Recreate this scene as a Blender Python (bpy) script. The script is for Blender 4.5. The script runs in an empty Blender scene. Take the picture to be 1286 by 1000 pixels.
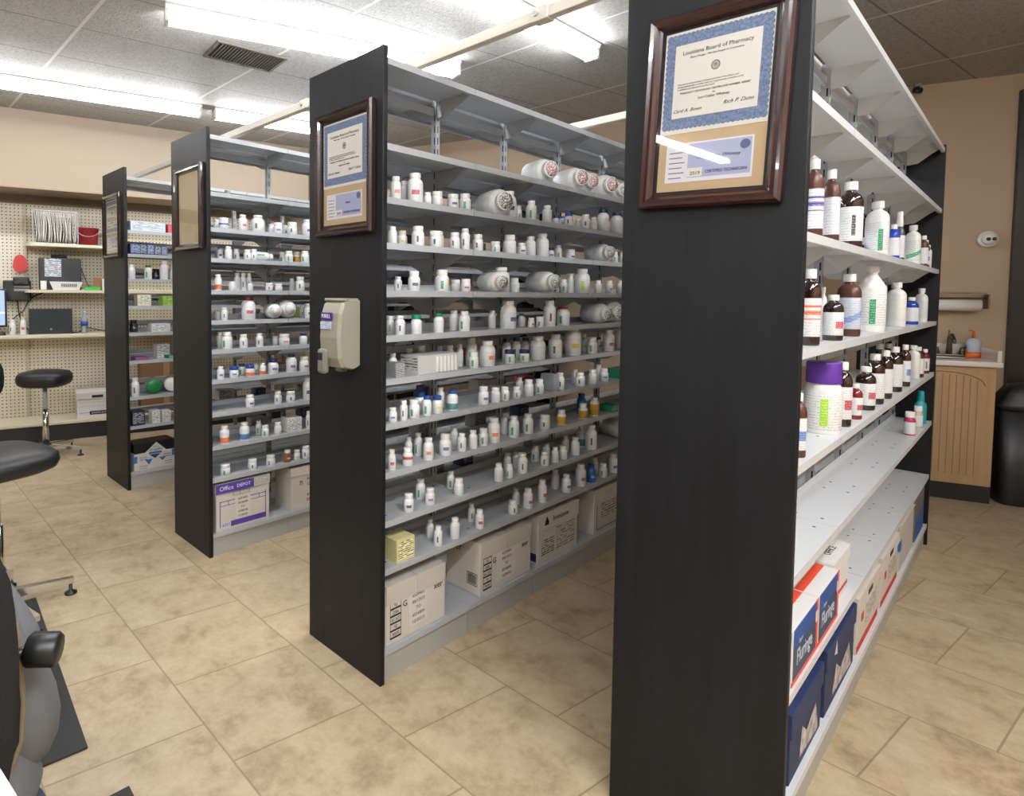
import bpy, bmesh, math, random
from mathutils import Vector, Matrix
rnd = random.Random(7)
PI = math.pi
S = bpy.context.scene
COL = S.collection

# ---------------------------------------------------------------- camera
cd = bpy.data.cameras.new('camera'); cam = bpy.data.objects.new('camera', cd); COL.objects.link(cam)
yaw, pitch, roll = map(math.radians, (46.46, 2.69, .4555))
fw = Vector((-math.sin(yaw), math.cos(yaw), 0)); rt = Vector((math.cos(yaw), math.sin(yaw), 0)); up = Vector((0, 0, 1))
f2 = fw*math.cos(pitch)-up*math.sin(pitch); u2 = up*math.cos(pitch)+fw*math.sin(pitch)
r3 = rt*math.cos(roll)+u2*math.sin(roll); u3 = u2*math.cos(roll)-rt*math.sin(roll)
m = Matrix((r3, u3, -f2)).transposed().to_4x4(); m.translation = Vector((0, 0, 1.45))
cam.matrix_world = m
cd.sensor_fit = 'HORIZONTAL'; cd.sensor_width = 36; cd.lens = 744.4/1286*36
cd.shift_x = (643-520.3)/1286; cd.shift_y = -(500-404.0)/1286
cd.clip_start = .02; cd.clip_end = 60
S.camera = cam
# ---------------------------------------------------------------- world, exposure
W = bpy.data.worlds.new('world'); S.world = W; W.use_nodes = True
W.node_tree.nodes['Background'].inputs[0].default_value = (.9, .93, 1, 1)
W.node_tree.nodes['Background'].inputs[1].default_value = .05
S.view_settings.view_transform = 'Standard'; S.view_settings.look = 'None'
S.view_settings.gamma = 1; S.view_settings.use_curve_mapping = False
S.view_settings.exposure = 0.17
TUBE = 52.0      # fluorescent tube strength
S.cycles.max_bounces = 6; S.cycles.diffuse_bounces = 4; S.cycles.glossy_bounces = 3; S.cycles.transmission_bounces = 4
S.cycles.sample_clamp_indirect = 4.0
S.cycles.caustics_reflective = False; S.cycles.caustics_refractive = False

# ---------------------------------------------------------------- materials
MATS = {}
def lin(c):
    return tuple((x/12.92 if x <= .04045 else ((x+.055)/1.055)**2.4) for x in [v/255 for v in c])+(1,)
def base_mat(name):
    m = bpy.data.materials.new(name); m.use_nodes = True
    return m, m.node_tree, m.node_tree.nodes['Principled BSDF']
def mat(name, c=None, rough=.5, metal=0, **k):
    if name in MATS: return MATS[name]
    m, nt, b = base_mat(name)
    b.inputs['Base Color'].default_value = lin(c); b.inputs['Roughness'].default_value = rough; b.inputs['Metallic'].default_value = metal
    b.inputs['Specular IOR Level'].default_value = k.get('spec', .5)
    if 'trans' in k: b.inputs['Transmission Weight'].default_value = k['trans']
    if 'coat' in k: b.inputs['Coat Weight'].default_value = k['coat']
    if k.get('bump'):
        N = nt.nodes; t = N.new('ShaderNodeTexCoord'); n = N.new('ShaderNodeTexNoise'); n.inputs['Scale'].default_value = k.get('bs', 60)
        bp = N.new('ShaderNodeBump'); bp.inputs['Strength'].default_value = k['bump']; bp.inputs['Distance'].default_value = .01
        nt.links.new(t.outputs['Object'], n.inputs['Vector']); nt.links.new(n.outputs['Fac'], bp.inputs['Height']); nt.links.new(bp.outputs['Normal'], b.inputs['Normal'])
    if k.get('var'):
        N = nt.nodes; t = N.new('ShaderNodeTexCoord'); n = N.new('ShaderNodeTexNoise'); n.inputs['Scale'].default_value = k.get('vs', 3); n.inputs['Detail'].default_value = 6
        mp = N.new('ShaderNodeMapping'); mp.inputs['Scale'].default_value = k.get('vsc', (1, 1, 1))
        r = N.new('ShaderNodeValToRGB'); r.color_ramp.elements[0].position = .3; r.color_ramp.elements[1].position = .7
        v = k['var']; r.color_ramp.elements[0].color = lin([max(0, x*(1-v)) for x in c]); r.color_ramp.elements[1].color = lin([min(255, x*(1+v)) for x in c])
        nt.links.new(t.outputs['Object'], mp.inputs['Vector']); nt.links.new(mp.outputs['Vector'], n.inputs['Vector']); nt.links.new(n.outputs['Fac'], r.inputs[0]); nt.links.new(r.outputs[0], b.inputs['Base Color'])
    if 'emit' in k:
        b.inputs['Emission Color'].default_value = lin(k.get('ec', c)); b.inputs['Emission Strength'].default_value = k['emit']
    MATS[name] = m; return m

class NG:                                   # tiny helper for math nodes
    def __init__(s, nt): s.nt = nt
    def n(s, t): return s.nt.nodes.new(t)
    def put(s, sock, v):
        if hasattr(v, 'is_output'): s.nt.links.new(v, sock)
        else: sock.default_value = v
    def m(s, op, a, b=0.0, c=0.0):
        x = s.n('ShaderNodeMath'); x.operation = op; s.put(x.inputs[0], a); s.put(x.inputs[1], b); s.put(x.inputs[2], c); return x.outputs[0]
    def mix(s, f, a, b):
        x = s.n('ShaderNodeMix'); x.data_type = 'RGBA'; s.put(x.inputs[0], f)
        for i, v in ((6, a), (7, b)): s.put(x.inputs[i], v)
        return x.outputs[2]
    def between(s, v, lo, hi): return s.m('MULTIPLY', s.m('GREATER_THAN', v, lo), s.m('LESS_THAN', v, hi))

def floor_mat():
    m, nt, b = base_mat('stone_look_tile'); g = NG(nt)
    t = g.n('ShaderNodeTexCoord'); sp = g.n('ShaderNodeSeparateXYZ'); nt.links.new(t.outputs['Object'], sp.inputs[0])
    x, y = sp.outputs[0], sp.outputs[1]
    yy = g.m('DIVIDE', g.m('SUBTRACT', y, g.m('ADD', .80, g.m('MULTIPLY', x, -.012))), .455)
    row = g.m('FLOOR', yy); fy = g.m('FRACT', yy)
    xx = g.m('ADD', g.m('DIVIDE', g.m('ADD', x, 1.66), .478), g.m('MULTIPLY', row, -.6))
    xx = g.m('ADD', xx, g.m('MULTIPLY', fy, -.15))
    col = g.m('FLOOR', xx); fx = g.m('FRACT', xx)
    ex = g.m('MINIMUM', fx, g.m('SUBTRACT', 1.0, fx)); ey = g.m('MINIMUM', fy, g.m('SUBTRACT', 1.0, fy))
    e = g.m('MINIMUM', ex, ey)
    grout = g.m('LESS_THAN', e, .0065)
    cid = g.n('ShaderNodeCombineXYZ'); nt.links.new(col, cid.inputs[0]); nt.links.new(row, cid.inputs[1])
    wn = g.n('ShaderNodeTexWhiteNoise'); nt.links.new(cid.outputs[0], wn.inputs['Vector'])
    off = g.n('ShaderNodeVectorMath'); off.operation = 'SCALE'; nt.links.new(wn.outputs['Color'], off.inputs[0]); off.inputs[3].default_value = 20
    ad = g.n('ShaderNodeVectorMath'); ad.operation = 'ADD'; nt.links.new(t.outputs['Object'], ad.inputs[0]); nt.links.new(off.outputs[0], ad.inputs[1])
    n1 = g.n('ShaderNodeTexNoise'); n1.inputs['Scale'].default_value = 5.5; n1.inputs['Detail'].default_value = 12; n1.inputs['Roughness'].default_value = .74; n1.inputs['Distortion'].default_value = .1
    nt.links.new(ad.outputs[0], n1.inputs['Vector'])
    r = g.n('ShaderNodeValToRGB'); cr = r.color_ramp
    cr.elements[0].position = .33; cr.elements[0].color = lin((148, 127, 102)); cr.elements[1].position = .66; cr.elements[1].color = lin((200, 183, 154))
    q = cr.elements.new(.47); q.color = lin((180, 160, 130))
    nt.links.new(n1.outputs['Fac'], r.inputs[0])
    n2 = g.n('ShaderNodeTexNoise'); n2.inputs['Scale'].default_value = 38; n2.inputs['Detail'].default_value = 6; nt.links.new(ad.outputs[0], n2.inputs['Vector'])
    fine = g.mix(g.m('MULTIPLY', g.m('SUBTRACT', n2.outputs['Fac'], .35), .55), r.outputs[0], lin((158, 140, 112)))
    tint = g.mix(g.m('MULTIPLY', wn.outputs['Value'], .14), fine, lin((168, 150, 118)))
    c = g.mix(g.m('MULTIPLY', grout, .55), tint, lin((112, 90, 62)))
    nt.links.new(c, b.inputs['Base Color']); b.inputs['Roughness'].default_value = .38; b.inputs['Specular IOR Level'].default_value = .35
    bp = g.n('ShaderNodeBump'); bp.inputs['Strength'].default_value = .35; bp.inputs['Distance'].default_value = .004
    nt.links.new(g.m('SUBTRACT', g.m('MULTIPLY', n1.outputs['Fac'], .6), grout), bp.inputs['Height']); nt.links.new(bp.outputs[0], b.inputs['Normal'])
    return m
def ceiling_mat():
    m, nt, b = base_mat('textured_ceiling_tile'); g = NG(nt)
    t = g.n('ShaderNodeTexCoord'); sp = g.n('ShaderNodeSeparateXYZ'); nt.links.new(t.outputs['Object'], sp.inputs[0])
    x, y = sp.outputs[0], sp.outputs[1]
    xs = g.m('DIVIDE', g.m('ADD', g.m('SUBTRACT', x, g.m('MULTIPLY', y, .16)), 4.38), .60)
    ys = g.m('DIVIDE', g.m('SUBTRACT', y, 1.083), 1.115)
    fx, fy = g.m('FRACT', xs), g.m('FRACT', ys)
    ex = g.m('MINIMUM', fx, g.m('SUBTRACT', 1.0, fx)); ey = g.m('MINIMUM', fy, g.m('SUBTRACT', 1.0, fy))
    lx = g.m('LESS_THAN', ex, .009); ly = g.m('LESS_THAN', ey, .009)
    n = g.n('ShaderNodeTexNoise'); n.inputs['Scale'].default_value = 75; n.inputs['Detail'].default_value = 4; n.inputs['Roughness'].default_value = .7
    nt.links.new(t.outputs['Object'], n.inputs['Vector'])
    r = g.n('ShaderNodeValToRGB'); r.color_ramp.elements[0].position = .36; r.color_ramp.elements[0].color = lin((146, 143, 138)); r.color_ramp.elements[1].position = .55; r.color_ramp.elements[1].color = lin((178, 176, 172))
    nt.links.new(n.outputs['Fac'], r.inputs[0])
    c = g.mix(g.m('MULTIPLY', lx, .75), r.outputs[0], lin((95, 90, 84)))
    c = g.mix(g.m('MULTIPLY', ly, .8), c, lin((226, 225, 222)))
    nt.links.new(c, b.inputs['Base Color']); b.inputs['Roughness'].default_value = .55; b.inputs['Specular IOR Level'].default_value = .35
    bp = g.n('ShaderNodeBump'); bp.inputs['Strength'].default_value = .9; bp.inputs['Distance'].default_value = .006
    nt.links.new(n.outputs['Fac'], bp.inputs['Height']); nt.links.new(bp.outputs[0], b.inputs['Normal'])
    return m
def peg_mat():
    m, nt, b = base_mat('cream_pegboard'); g = NG(nt)
    t = g.n('ShaderNodeTexCoord'); sp = g.n('ShaderNodeSeparateXYZ'); nt.links.new(t.outputs['Object'], sp.inputs[0])
    fx = g.m('SUBTRACT', g.m('FRACT', g.m('DIVIDE', sp.outputs[0], .034)), .5); fz = g.m('SUBTRACT', g.m('FRACT', g.m('DIVIDE', sp.outputs[2], .034)), .5)
    d = g.m('ADD', g.m('MULTIPLY', fx, fx), g.m('MULTIPLY', fz, fz))
    hole = g.m('LESS_THAN', d, .030)
    nt.links.new(g.mix(hole, lin((236, 228, 208)), lin((72, 66, 56))), b.inputs['Base Color']); b.inputs['Roughness'].default_value = .6
    return m
def label_mat(name, base, kind, col, ink=(70, 70, 80)):
    """printed label: small print plus one coloured block, laid out on the label itself"""
    if name in MATS: return MATS[name]
    m, nt, b = base_mat(name); g = NG(nt)
    t = g.n('ShaderNodeTexCoord'); sp = g.n('ShaderNodeSeparateXYZ'); nt.links.new(t.outputs['Object'], sp.inputs[0])
    x, y, z = sp.outputs
    sc = g.n('ShaderNodeMapping'); sc.inputs['Scale'].default_value = (13, 13, 90); nt.links.new(t.outputs['Object'], sc.inputs['Vector'])
    n = g.n('ShaderNodeTexNoise'); n.inputs['Scale'].default_value = 1; n.inputs['Detail'].default_value = 2; nt.links.new(sc.outputs[0], n.inputs['Vector'])
    rows = g.m('GREATER_THAN', g.m('FRACT', g.m('MULTIPLY', z, 26.0)), .5)
    txt = g.m('MULTIPLY', rows, g.m('GREATER_THAN', n.outputs['Fac'], .52))
    c = g.mix(g.m('MULTIPLY', txt, .42), lin(base), lin(ink))
    front = g.m('GREATER_THAN', x, 0.0)
    if kind == 'stripe': k = g.m('MULTIPLY', front, g.m('MULTIPLY', g.between(y, -.52, -.12), g.between(z, .12, .50)))
    elif kind == 'block': k = g.m('MULTIPLY', front, g.m('MULTIPLY', g.between(y, -.15, .75), g.between(z, .27, .42)))
    elif kind == 'bar': k = g.m('MULTIPLY', front, g.m('MULTIPLY', g.between(y, -.30, .02), g.between(z, .20, .50)))
    elif kind == 'band': k = g.between(z, .36, .52)
    elif kind == 'half': k = g.m('LESS_THAN', z, .36)
    elif kind == 'bands': k = g.m('ADD', g.between(z, .50, .53), g.m('ADD', g.between(z, .40, .46), g.between(z, .34, .355)))
    elif kind == 'tilt': k = g.m('MULTIPLY', front, g.between(g.m('SUBTRACT', z, g.m('MULTIPLY', y, .08)), .26, .36))
    else: k = None
    if k is not None: c = g.mix(k, c, g.mix(g.m('MULTIPLY', txt, .4), lin(col), (1, 1, 1, 1)))
    nt.links.new(c, b.inputs['Base Color']); b.inputs['Roughness'].default_value = .4
    MATS[name] = m; return m
def print_mat(name, base, ink, nx=14, nz=22, thr=.5):
    if name in MATS: return MATS[name]
    m, nt, b = base_mat(name); g = NG(nt)
    t = g.n('ShaderNodeTexCoord'); sp = g.n('ShaderNodeSeparateXYZ'); nt.links.new(t.outputs['Generated'], sp.inputs[0])
    mp = g.n('ShaderNodeMapping'); mp.inputs['Scale'].default_value = (nx, nx, nz*2); nt.links.new(t.outputs['Generated'], mp.inputs['Vector'])
    n = g.n('ShaderNodeTexNoise'); n.inputs['Scale'].default_value = 1; n.inputs['Detail'].default_value = 1; nt.links.new(mp.outputs[0], n.inputs['Vector'])
    k = g.m('MULTIPLY', g.m('GREATER_THAN', g.m('FRACT', g.m('MULTIPLY', sp.outputs[2], float(nz))), .5), g.m('GREATER_THAN', n.outputs['Fac'], thr))
    nt.links.new(g.mix(k, lin(base), lin(ink)), b.inputs['Base Color']); b.inputs['Roughness'].default_value = .5
    MATS[name] = m; return m

BLACKPANEL = mat('black_painted_plywood', (20, 21, 24), .5, spec=.28, var=.22, vs=2.2, vsc=(14, 14, .7), bump=.06, bs=40)
STEEL = mat('powder_coated_grey_steel', (174, 178, 182), .30); STEELW = mat('powder_coated_white_steel', (214, 216, 218), .30)
STEELG = mat('grey_steel', (176, 181, 186), .35)
UPR = mat('upright_grey', (170, 175, 180), .35)
SLOT = mat('slot_dark', (30, 32, 35), .6)
KICK = mat('kick_grey', (170, 169, 165), .45)
BARW = mat('cream_bar', (214, 208, 196), .45)
BEIGE = mat('beige_wall_paint', (156, 141, 123), .75, bump=.05, bs=90)
TAN = mat('tan_wall_paint', (182, 160, 136), .75, bump=.05, bs=90)
CREAM = mat('cream_laminate', (214, 205, 180), .5)
BLACKKICK = mat('black_vinyl_kick', (24, 24, 26), .5)
WHITEP = mat('white_plastic', (236, 236, 232), .35)
LEATHER = mat('black_vinyl', (26, 27, 30), .42, bump=.1, bs=30)
BLKPL = mat('black_plastic', (22, 23, 25), .4)
CHROME = mat('chrome', (215, 215, 215), .12, 1.0)
MAHOG = mat('mahogany_frame', (46, 19, 20), .22, coat=.6)
DARKFR = mat('dark_frame', (40, 24, 22), .25, coat=.5)
GLASS = mat('glass', (255, 255, 255), .02)
CARD = mat('white_cardboard', (206, 200, 190), .75, var=.03)
CARDD = mat('white_cardboard_flap', (196, 190, 180), .78)
INK = mat('black_ink', (34, 32, 34), .7)
INKG = mat('grey_ink', (112, 110, 112), .7)

# ---------------------------------------------------------------- mesh helpers
def finish(bm, name, m, smooth=False):
    me = bpy.data.meshes.new(name); bm.normal_update(); bm.to_mesh(me); bm.free()
    for mm in (m if isinstance(m, (list, tuple)) else [m]): me.materials.append(mm)
    if smooth:
        for p in me.polygons: p.use_smooth = True
    return me
def link(name, me, parent=None, loc=None, rot=None, scale=None):
    o = bpy.data.objects.new(name, me); COL.objects.link(o)
    if parent is not None: o.parent = parent
    if loc is not None: o.location = loc
    if rot is not None: o.rotation_euler = rot
    if scale is not None: o.scale = scale
    return o
def tag(o, label=None, cat=None, group=None, kind=None):
    if label: o['label'] = label
    if cat: o['category'] = cat
    if group: o['group'] = group
    if kind: o['kind'] = kind
    return o
def thing(name, label, cat, loc=(0, 0, 0), rz=0, group=None):
    o = bpy.data.objects.new(name, None); COL.objects.link(o); o.location = loc; o.rotation_euler = (0, 0, rz); o.empty_display_size = .05
    return tag(o, label, cat, group)
def bx(bm, x0, x1, y0, y1, z0, z1, mi=0, bev=0):
    vs = [bm.verts.new(p) for p in ((x0, y0, z0), (x1, y0, z0), (x1, y1, z0), (x0, y1, z0), (x0, y0, z1), (x1, y0, z1), (x1, y1, z1), (x0, y1, z1))]
    fs = [bm.faces.new([vs[i] for i in q]) for q in ((3, 2, 1, 0), (4, 5, 6, 7), (0, 1, 5, 4), (1, 2, 6, 5), (2, 3, 7, 6), (3, 0, 4, 7))]
    for f in fs: f.material_index = mi
    if bev:
        es = list({e for f in fs for e in f.edges})
        bmesh.ops.bevel(bm, geom=es, offset=bev, segments=2, affect='EDGES', profile=.5, clamp_overlap=True)
    return fs
def boxme(name, d, m, bev=0):
    bm = bmesh.new(); bx(bm, *d, bev=bev); return finish(bm, name, m)
def box(name, d, m, parent=None, bev=0, **k): return link(name, boxme(name, d, m, bev), parent, **k)
def boxes(name, ds, m, parent=None, bev=0, **k):
    bm = bmesh.new()
    for d in ds: bx(bm, *d, bev=bev)
    return link(name, finish(bm, name, m), parent, **k)
def lathe(bm, prof, seg=20, cx=0, cy=0, sx=1, sy=1, mi=0, ridge=0, a0=0, a1=2*PI, sq=None):
    rings = []; full = abs(a1-a0-2*PI) < 1e-6; n = seg if full else seg+1
    for r, z in prof:
        ring = []
        for i in range(n):
            a = a0+(a1-a0)*i/seg; rr = r*(1-(ridge if i % 2 else 0))
            ca, sa = math.cos(a), math.sin(a)
            if sq: e = 2/sq; ca = math.copysign(abs(ca)**e, ca); sa = math.copysign(abs(sa)**e, sa)
            ring.append(bm.verts.new((cx+rr*ca*sx, cy+rr*sa*sy, z)))
        rings.append(ring)
    for a, b in zip(rings, rings[1:]):
        for i in range(seg if not full else n):
            j = (i+1) % n
            if not full and i == n-1: break
            f = bm.faces.new((a[i], a[j], b[j], b[i])); f.material_index = mi; f.smooth = True
    if full:
        if prof[0][0] > 1e-4: f = bm.faces.new(rings[0][::-1]); f.material_index = mi
        if prof[-1][0] > 1e-4: f = bm.faces.new(rings[-1]); f.material_index = mi
    return rings
def latheme(name, prof, m, **k):
    bm = bmesh.new(); lathe(bm, prof, **k)
    me = bpy.data.meshes.new(name); bm.normal_update(); bm.to_mesh(me); bm.free(); me.materials.append(m); return me
def tube(bm, pts, r, seg=8, mi=0, caps=True):
    pts = [Vector(p) for p in pts]; rings = []
    rr = r if isinstance(r, (list, tuple)) else [r]*len(pts)
    prevn = None
    for i, p in enumerate(pts):
        d = (pts[min(i+1, len(pts)-1)]-pts[max(i-1, 0)]).normalized()
        if prevn is None:
            prevn = d.cross(Vector((0, 0, 1)) if abs(d.z) < .9 else Vector((1, 0, 0))).normalized()
        nrm = (prevn-d*prevn.dot(d)).normalized(); prevn = nrm; bn = d.cross(nrm)
        rings.append([bm.verts.new(p+(nrm*math.cos(2*PI*k/seg)+bn*math.sin(2*PI*k/seg))*rr[i]) for k in range(seg)])
    for a, b in zip(rings, rings[1:]):
        for k in range(seg):
            f = bm.faces.new((a[k], a[(k+1) % seg], b[(k+1) % seg], b[k])); f.smooth = True; f.material_index = mi
    if caps: bm.faces.new(rings[0][::-1]); bm.faces.new(rings[-1])
def tubeo(name, pts, r, m, parent=None, seg=8, **k):
    bm = bmesh.new(); tube(bm, pts, r, seg); me = bpy.data.meshes.new(name); bm.normal_update(); bm.to_mesh(me); bm.free(); me.materials.append(m)
    return link(name, me, parent, **k)
TXT = {}
def text(name, s, size, m, parent, loc, rot, align='CENTER', ext=.0004, xs=1.0, shear=0):
    key = (s, round(size, 4), m.name, align, xs, shear)
    if key not in TXT:
        cu = bpy.data.curves.new('t', 'FONT'); cu.body = s; cu.size = size; cu.align_x = align; cu.align_y = 'CENTER'; cu.extrude = ext; cu.shear = shear
        cu.resolution_u = 2
        to = bpy.data.objects.new('t', cu); COL.objects.link(to); bpy.context.view_layer.update()
        me = bpy.data.meshes.new_from_object(to.evaluated_get(bpy.context.evaluated_depsgraph_get()))
        bpy.data.objects.remove(to); me.materials.clear(); me.materials.append(m); TXT[key] = me
        if xs != 1.0:
            for v in me.vertices: v.co.x *= xs
    return link(name, TXT[key], parent, loc, rot)
FX = (PI/2, 0, PI/2)      # lettering that faces +X
FY = (PI/2, 0, 0)         # lettering that faces -Y
def copyo(o, parent=None, mats=None):
    c = o.copy(); COL.objects.link(c)
    if parent is not None: c.parent = parent
    return c

# ================================================================ the room
ZC = 3.1
def struct(name, me): o = link(name, me); o['kind'] = 'structure'; return o
def poly(name, pts, m):
    bm = bmesh.new(); bm.faces.new([bm.verts.new(p) for p in pts]); return finish(bm, name, m)
def wallseg(name, a, b, z0, z1, m, t=.1):
    ax, ay = a; bx_, by = b; d = Vector((bx_-ax, by-ay, 0)).normalized(); n = Vector((-d.y, d.x, 0))*t
    bm = bmesh.new(); q = [Vector((ax, ay, 0)), Vector((bx_, by, 0)), Vector((bx_, by, 0))+n, Vector((ax, ay, 0))+n]
    vs = [bm.verts.new((p.x, p.y, z)) for z in (z0, z1) for p in q]
    for f in ((3, 2, 1, 0), (4, 5, 6, 7), (0, 1, 5, 4), (1, 2, 6, 5), (2, 3, 7, 6), (3, 0, 4, 7)): bm.faces.new([vs[i] for i in f])
    return struct(name, finish(bm, name, m))
def WL(a, d): return (-6.98+.2334*a+.9724*d, 1.17+.9724*a-.2334*d)      # along / out from the left wall
def WB(a, d): return (-.14+.9453*a+.3261*d, 6.27+.3261*a-.9453*d)       # along / out from the rear right wall
corner = (-6.335, 4.137)
P0 = WL(-7.6, -.065); P2 = WB(2.7, 0)
room = [P0, corner, P2, (2.41, -6.2), (P0[0], -6.2)]
fl = [(-9.2, -6.4), (2.9, -6.4), (2.9, 7.6), (-9.2, 7.6)]
bm = bmesh.new(); bx(bm, -9.2, 2.9, -6.4, 7.6, -.06, 0); struct('floor', finish(bm, 'floor', floor_mat()))
bm = bmesh.new(); bx(bm, -9.2, 2.9, -6.4, 7.6, ZC, ZC+.06); struct('ceiling', finish(bm, 'ceiling', ceiling_mat()))
wallseg('wall_left', P0, corner, 0, ZC, BEIGE)
wallseg('wall_back', corner, P2, 0, ZC, TAN)
wallseg('wall_right', P2, (2.41, -6.2), 0, ZC, TAN)
wallseg('wall_front', (2.41, -6.2), (-9.0, -6.2), 0, ZC, BEIGE)
# boxed-in soffit above the pegboard, with the thin moulding along its lower edge
def onwall(bm, a0, a1, d0, d1, z0, z1, F=WL, mi=0):
    q = [F(a0, d0), F(a1, d0), F(a1, d1), F(a0, d1)]
    vs = [bm.verts.new((p[0], p[1], z)) for z in (z0, z1) for p in q]
    for f in ((3, 2, 1, 0), (4, 5, 6, 7), (0, 1, 5, 4), (1, 2, 6, 5), (2, 3, 7, 6), (3, 0, 4, 7)):
        fc = bm.faces.new([vs[i] for i in f]); fc.material_index = mi
bm = bmesh.new(); onwall(bm, -7.5, 2.86, -.03, .52, 2.40, ZC-.001); bmesh.ops.recalc_face_normals(bm, faces=bm.faces); struct('trim_1', finish(bm, 'trim_1', BEIGE))
bm = bmesh.new(); onwall(bm, -7.5, 2.86, .50, .53, 2.388, 2.40); bmesh.ops.recalc_face_normals(bm, faces=bm.faces); struct('trim_2', finish(bm, 'trim_2', mat('moulding_brown', (150, 128, 104), .6)))
# black window in the rear wall
def frame4(bm, a0, a1, z0, z1, d0, d1, w):
    for q in ((a0, a1, z0, z0+w), (a0, a1, z1-w, z1), (a0, a0+w, z0+w, z1-w), (a1-w, a1, z0+w, z1-w)): onwall(bm, q[0], q[1], d0, d1, q[2], q[3], WB)
BLKTRIM = mat('black_gloss_trim', (26, 26, 29), .35)
bm = bmesh.new(); frame4(bm, -.02, 1.2, .74, 2.97, .0, .05, .11); bmesh.ops.recalc_face_normals(bm, faces=bm.faces)
w1 = struct('window_1', finish(bm, 'window_1', BLKTRIM))
bm = bmesh.new(); onwall(bm, .09, 1.09, .002, .02, .85, 2.86, WB); bmesh.ops.recalc_face_normals(bm, faces=bm.faces); link('shutter_panel', finish(bm, 'shutter_panel', mat('black_shutter', (17, 17, 20), .5)), w1)
bm = bmesh.new(); onwall(bm, .098, .112, .02, .03, 1.12, 1.24, WB); bmesh.ops.recalc_face_normals(bm, faces=bm.faces); link('hinge', finish(bm, 'hinge', CHROME), w1)

# ceiling vent grille
vt = thing('ceiling_vent', 'grey slatted air vent set in the ceiling tiles', 'vent', (-3.885, 2.045, ZC), math.radians(-7))
VM = mat('vent_grey', (84, 79, 68), .5)
boxes('vent_frame', [(-.16, .16, -.245, -.225, -.014, 0), (-.16, .16, .225, .245, -.014, 0), (-.16, -.14, -.225, .225, -.014, 0), (.14, .16, -.225, .225, -.014, 0)], VM, vt)
boxes('slats', [(-.14, .14, y-.004, y+.004, -.011, -.003) for y in [-.22+.0215*i for i in range(1, 21)]], VM, vt)
box('duct_back', (-.14, .14, -.225, .225, -.003, -.0005), mat('vent_dark', (54, 52, 48), .8), vt)

# fluorescent strip lights
def tubem(k): return mat('fluorescent_tube' if k == 1 else 'fluorescent_tube_%d' % (k*100), (255, 255, 255), .5, emit=TUBE*k, ec=(250, 252, 255))
HOUS = mat('light_housing', (214, 214, 210), .5)
def striplight(ax, ay, bx_, by, label, k=1):
    TUBEM = tubem(k)
    a = Vector((ax, ay)); b = Vector((bx_, by)); L = (b-a).length; rz = math.atan2(-(b-a).x, (b-a).y); c = (a+b)/2
    t = thing('strip_light', label, 'light', (c.x, c.y, ZC), rz, 'fluorescent strip lights')
    bm = bmesh.new(); vs = []
    for y in (-L/2+.012, L/2-.012):
        vs.append([bm.verts.new(p) for p in ((-.065, y, 0), (-.065, y, -.012), (-.03, y, -.05), (.03, y, -.05), (.065, y, -.012), (.065, y, 0))])
    for i in range(5): bm.faces.new((vs[0][i], vs[0][i+1], vs[1][i+1], vs[1][i]))
    bm.faces.new(vs[0]); bm.faces.new(vs[1][::-1]); bmesh.ops.recalc_face_normals(bm, faces=bm.faces)
    link('housing', finish(bm, 'housing', HOUS), t)
    for y in (-L/2+.02, L/2-.02): box('tube_socket', (-.05, .05, y-.012, y+.012, -.098, -.03), WHITEP, t, bev=.004)
    for x in (-.032, .032): tubeo('tube', [(x, -L/2+.032, -.074), (x, L/2-.032, -.074)], .0185, TUBEM, t, 10)
    return t
striplight(-5.62, .60, -5.19, 2.31, 'long strip light nearest the left wall, its left length', .75)
striplight(-5.17, 2.39, -4.82, 3.85, 'long strip light nearest the left wall, its length farther back', .75)
striplight(-6.10, -1.25, -5.65, .53, 'long strip light by the left wall, reaching in at the left edge', .75)
striplight(-3.55, 1.35, -2.93, 3.20, 'strip light in the ceiling between the air vent and the dispenser rack')
striplight(-2.14, 2.0, -2.10, 3.62, 'strip light above the brace bar beside the nearest black panel')
striplight(-2.18, .2, -2.14, 1.9, 'strip light above the aisle, its bright end cut by the top edge')
striplight(-2.72, -2.70, -2.59, -4.43, 'strip light behind the viewer, mirrored in the nearest certificate glass')
striplight(-5.2, -3.6, -5.0, -5.4, 'strip light behind the viewer over the far left counter')
striplight(-.85, -.5, -.85, -2.2, 'added unseen strip light over the counter behind the viewer', 1.8)  # extra fixture out of view, added to fill the dispenser rack aisle
striplight(.62, -2.0, .62, -.3, 'added unseen strip light behind the viewer in line with the right hand aisle', 1.8)  # out-of-frame fixture added to brighten the nearest rack's shelves
striplight(.66, -.2, .64, 1.5, 'strip light over the right hand aisle, above the viewer', 1.8)
striplight(1.25, 1.9, 1.22, 3.6, 'added unseen strip light over the right hand aisle, beside the rear wall', 1.3)  # added off frame for more light on the white shelf decks
striplight(1.3, -.2, 1.28, 1.5, 'added unseen strip light over the right hand aisle, next to the right wall', 1.8)  # another off-frame addition, lifts the brightness of the right aisle

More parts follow.
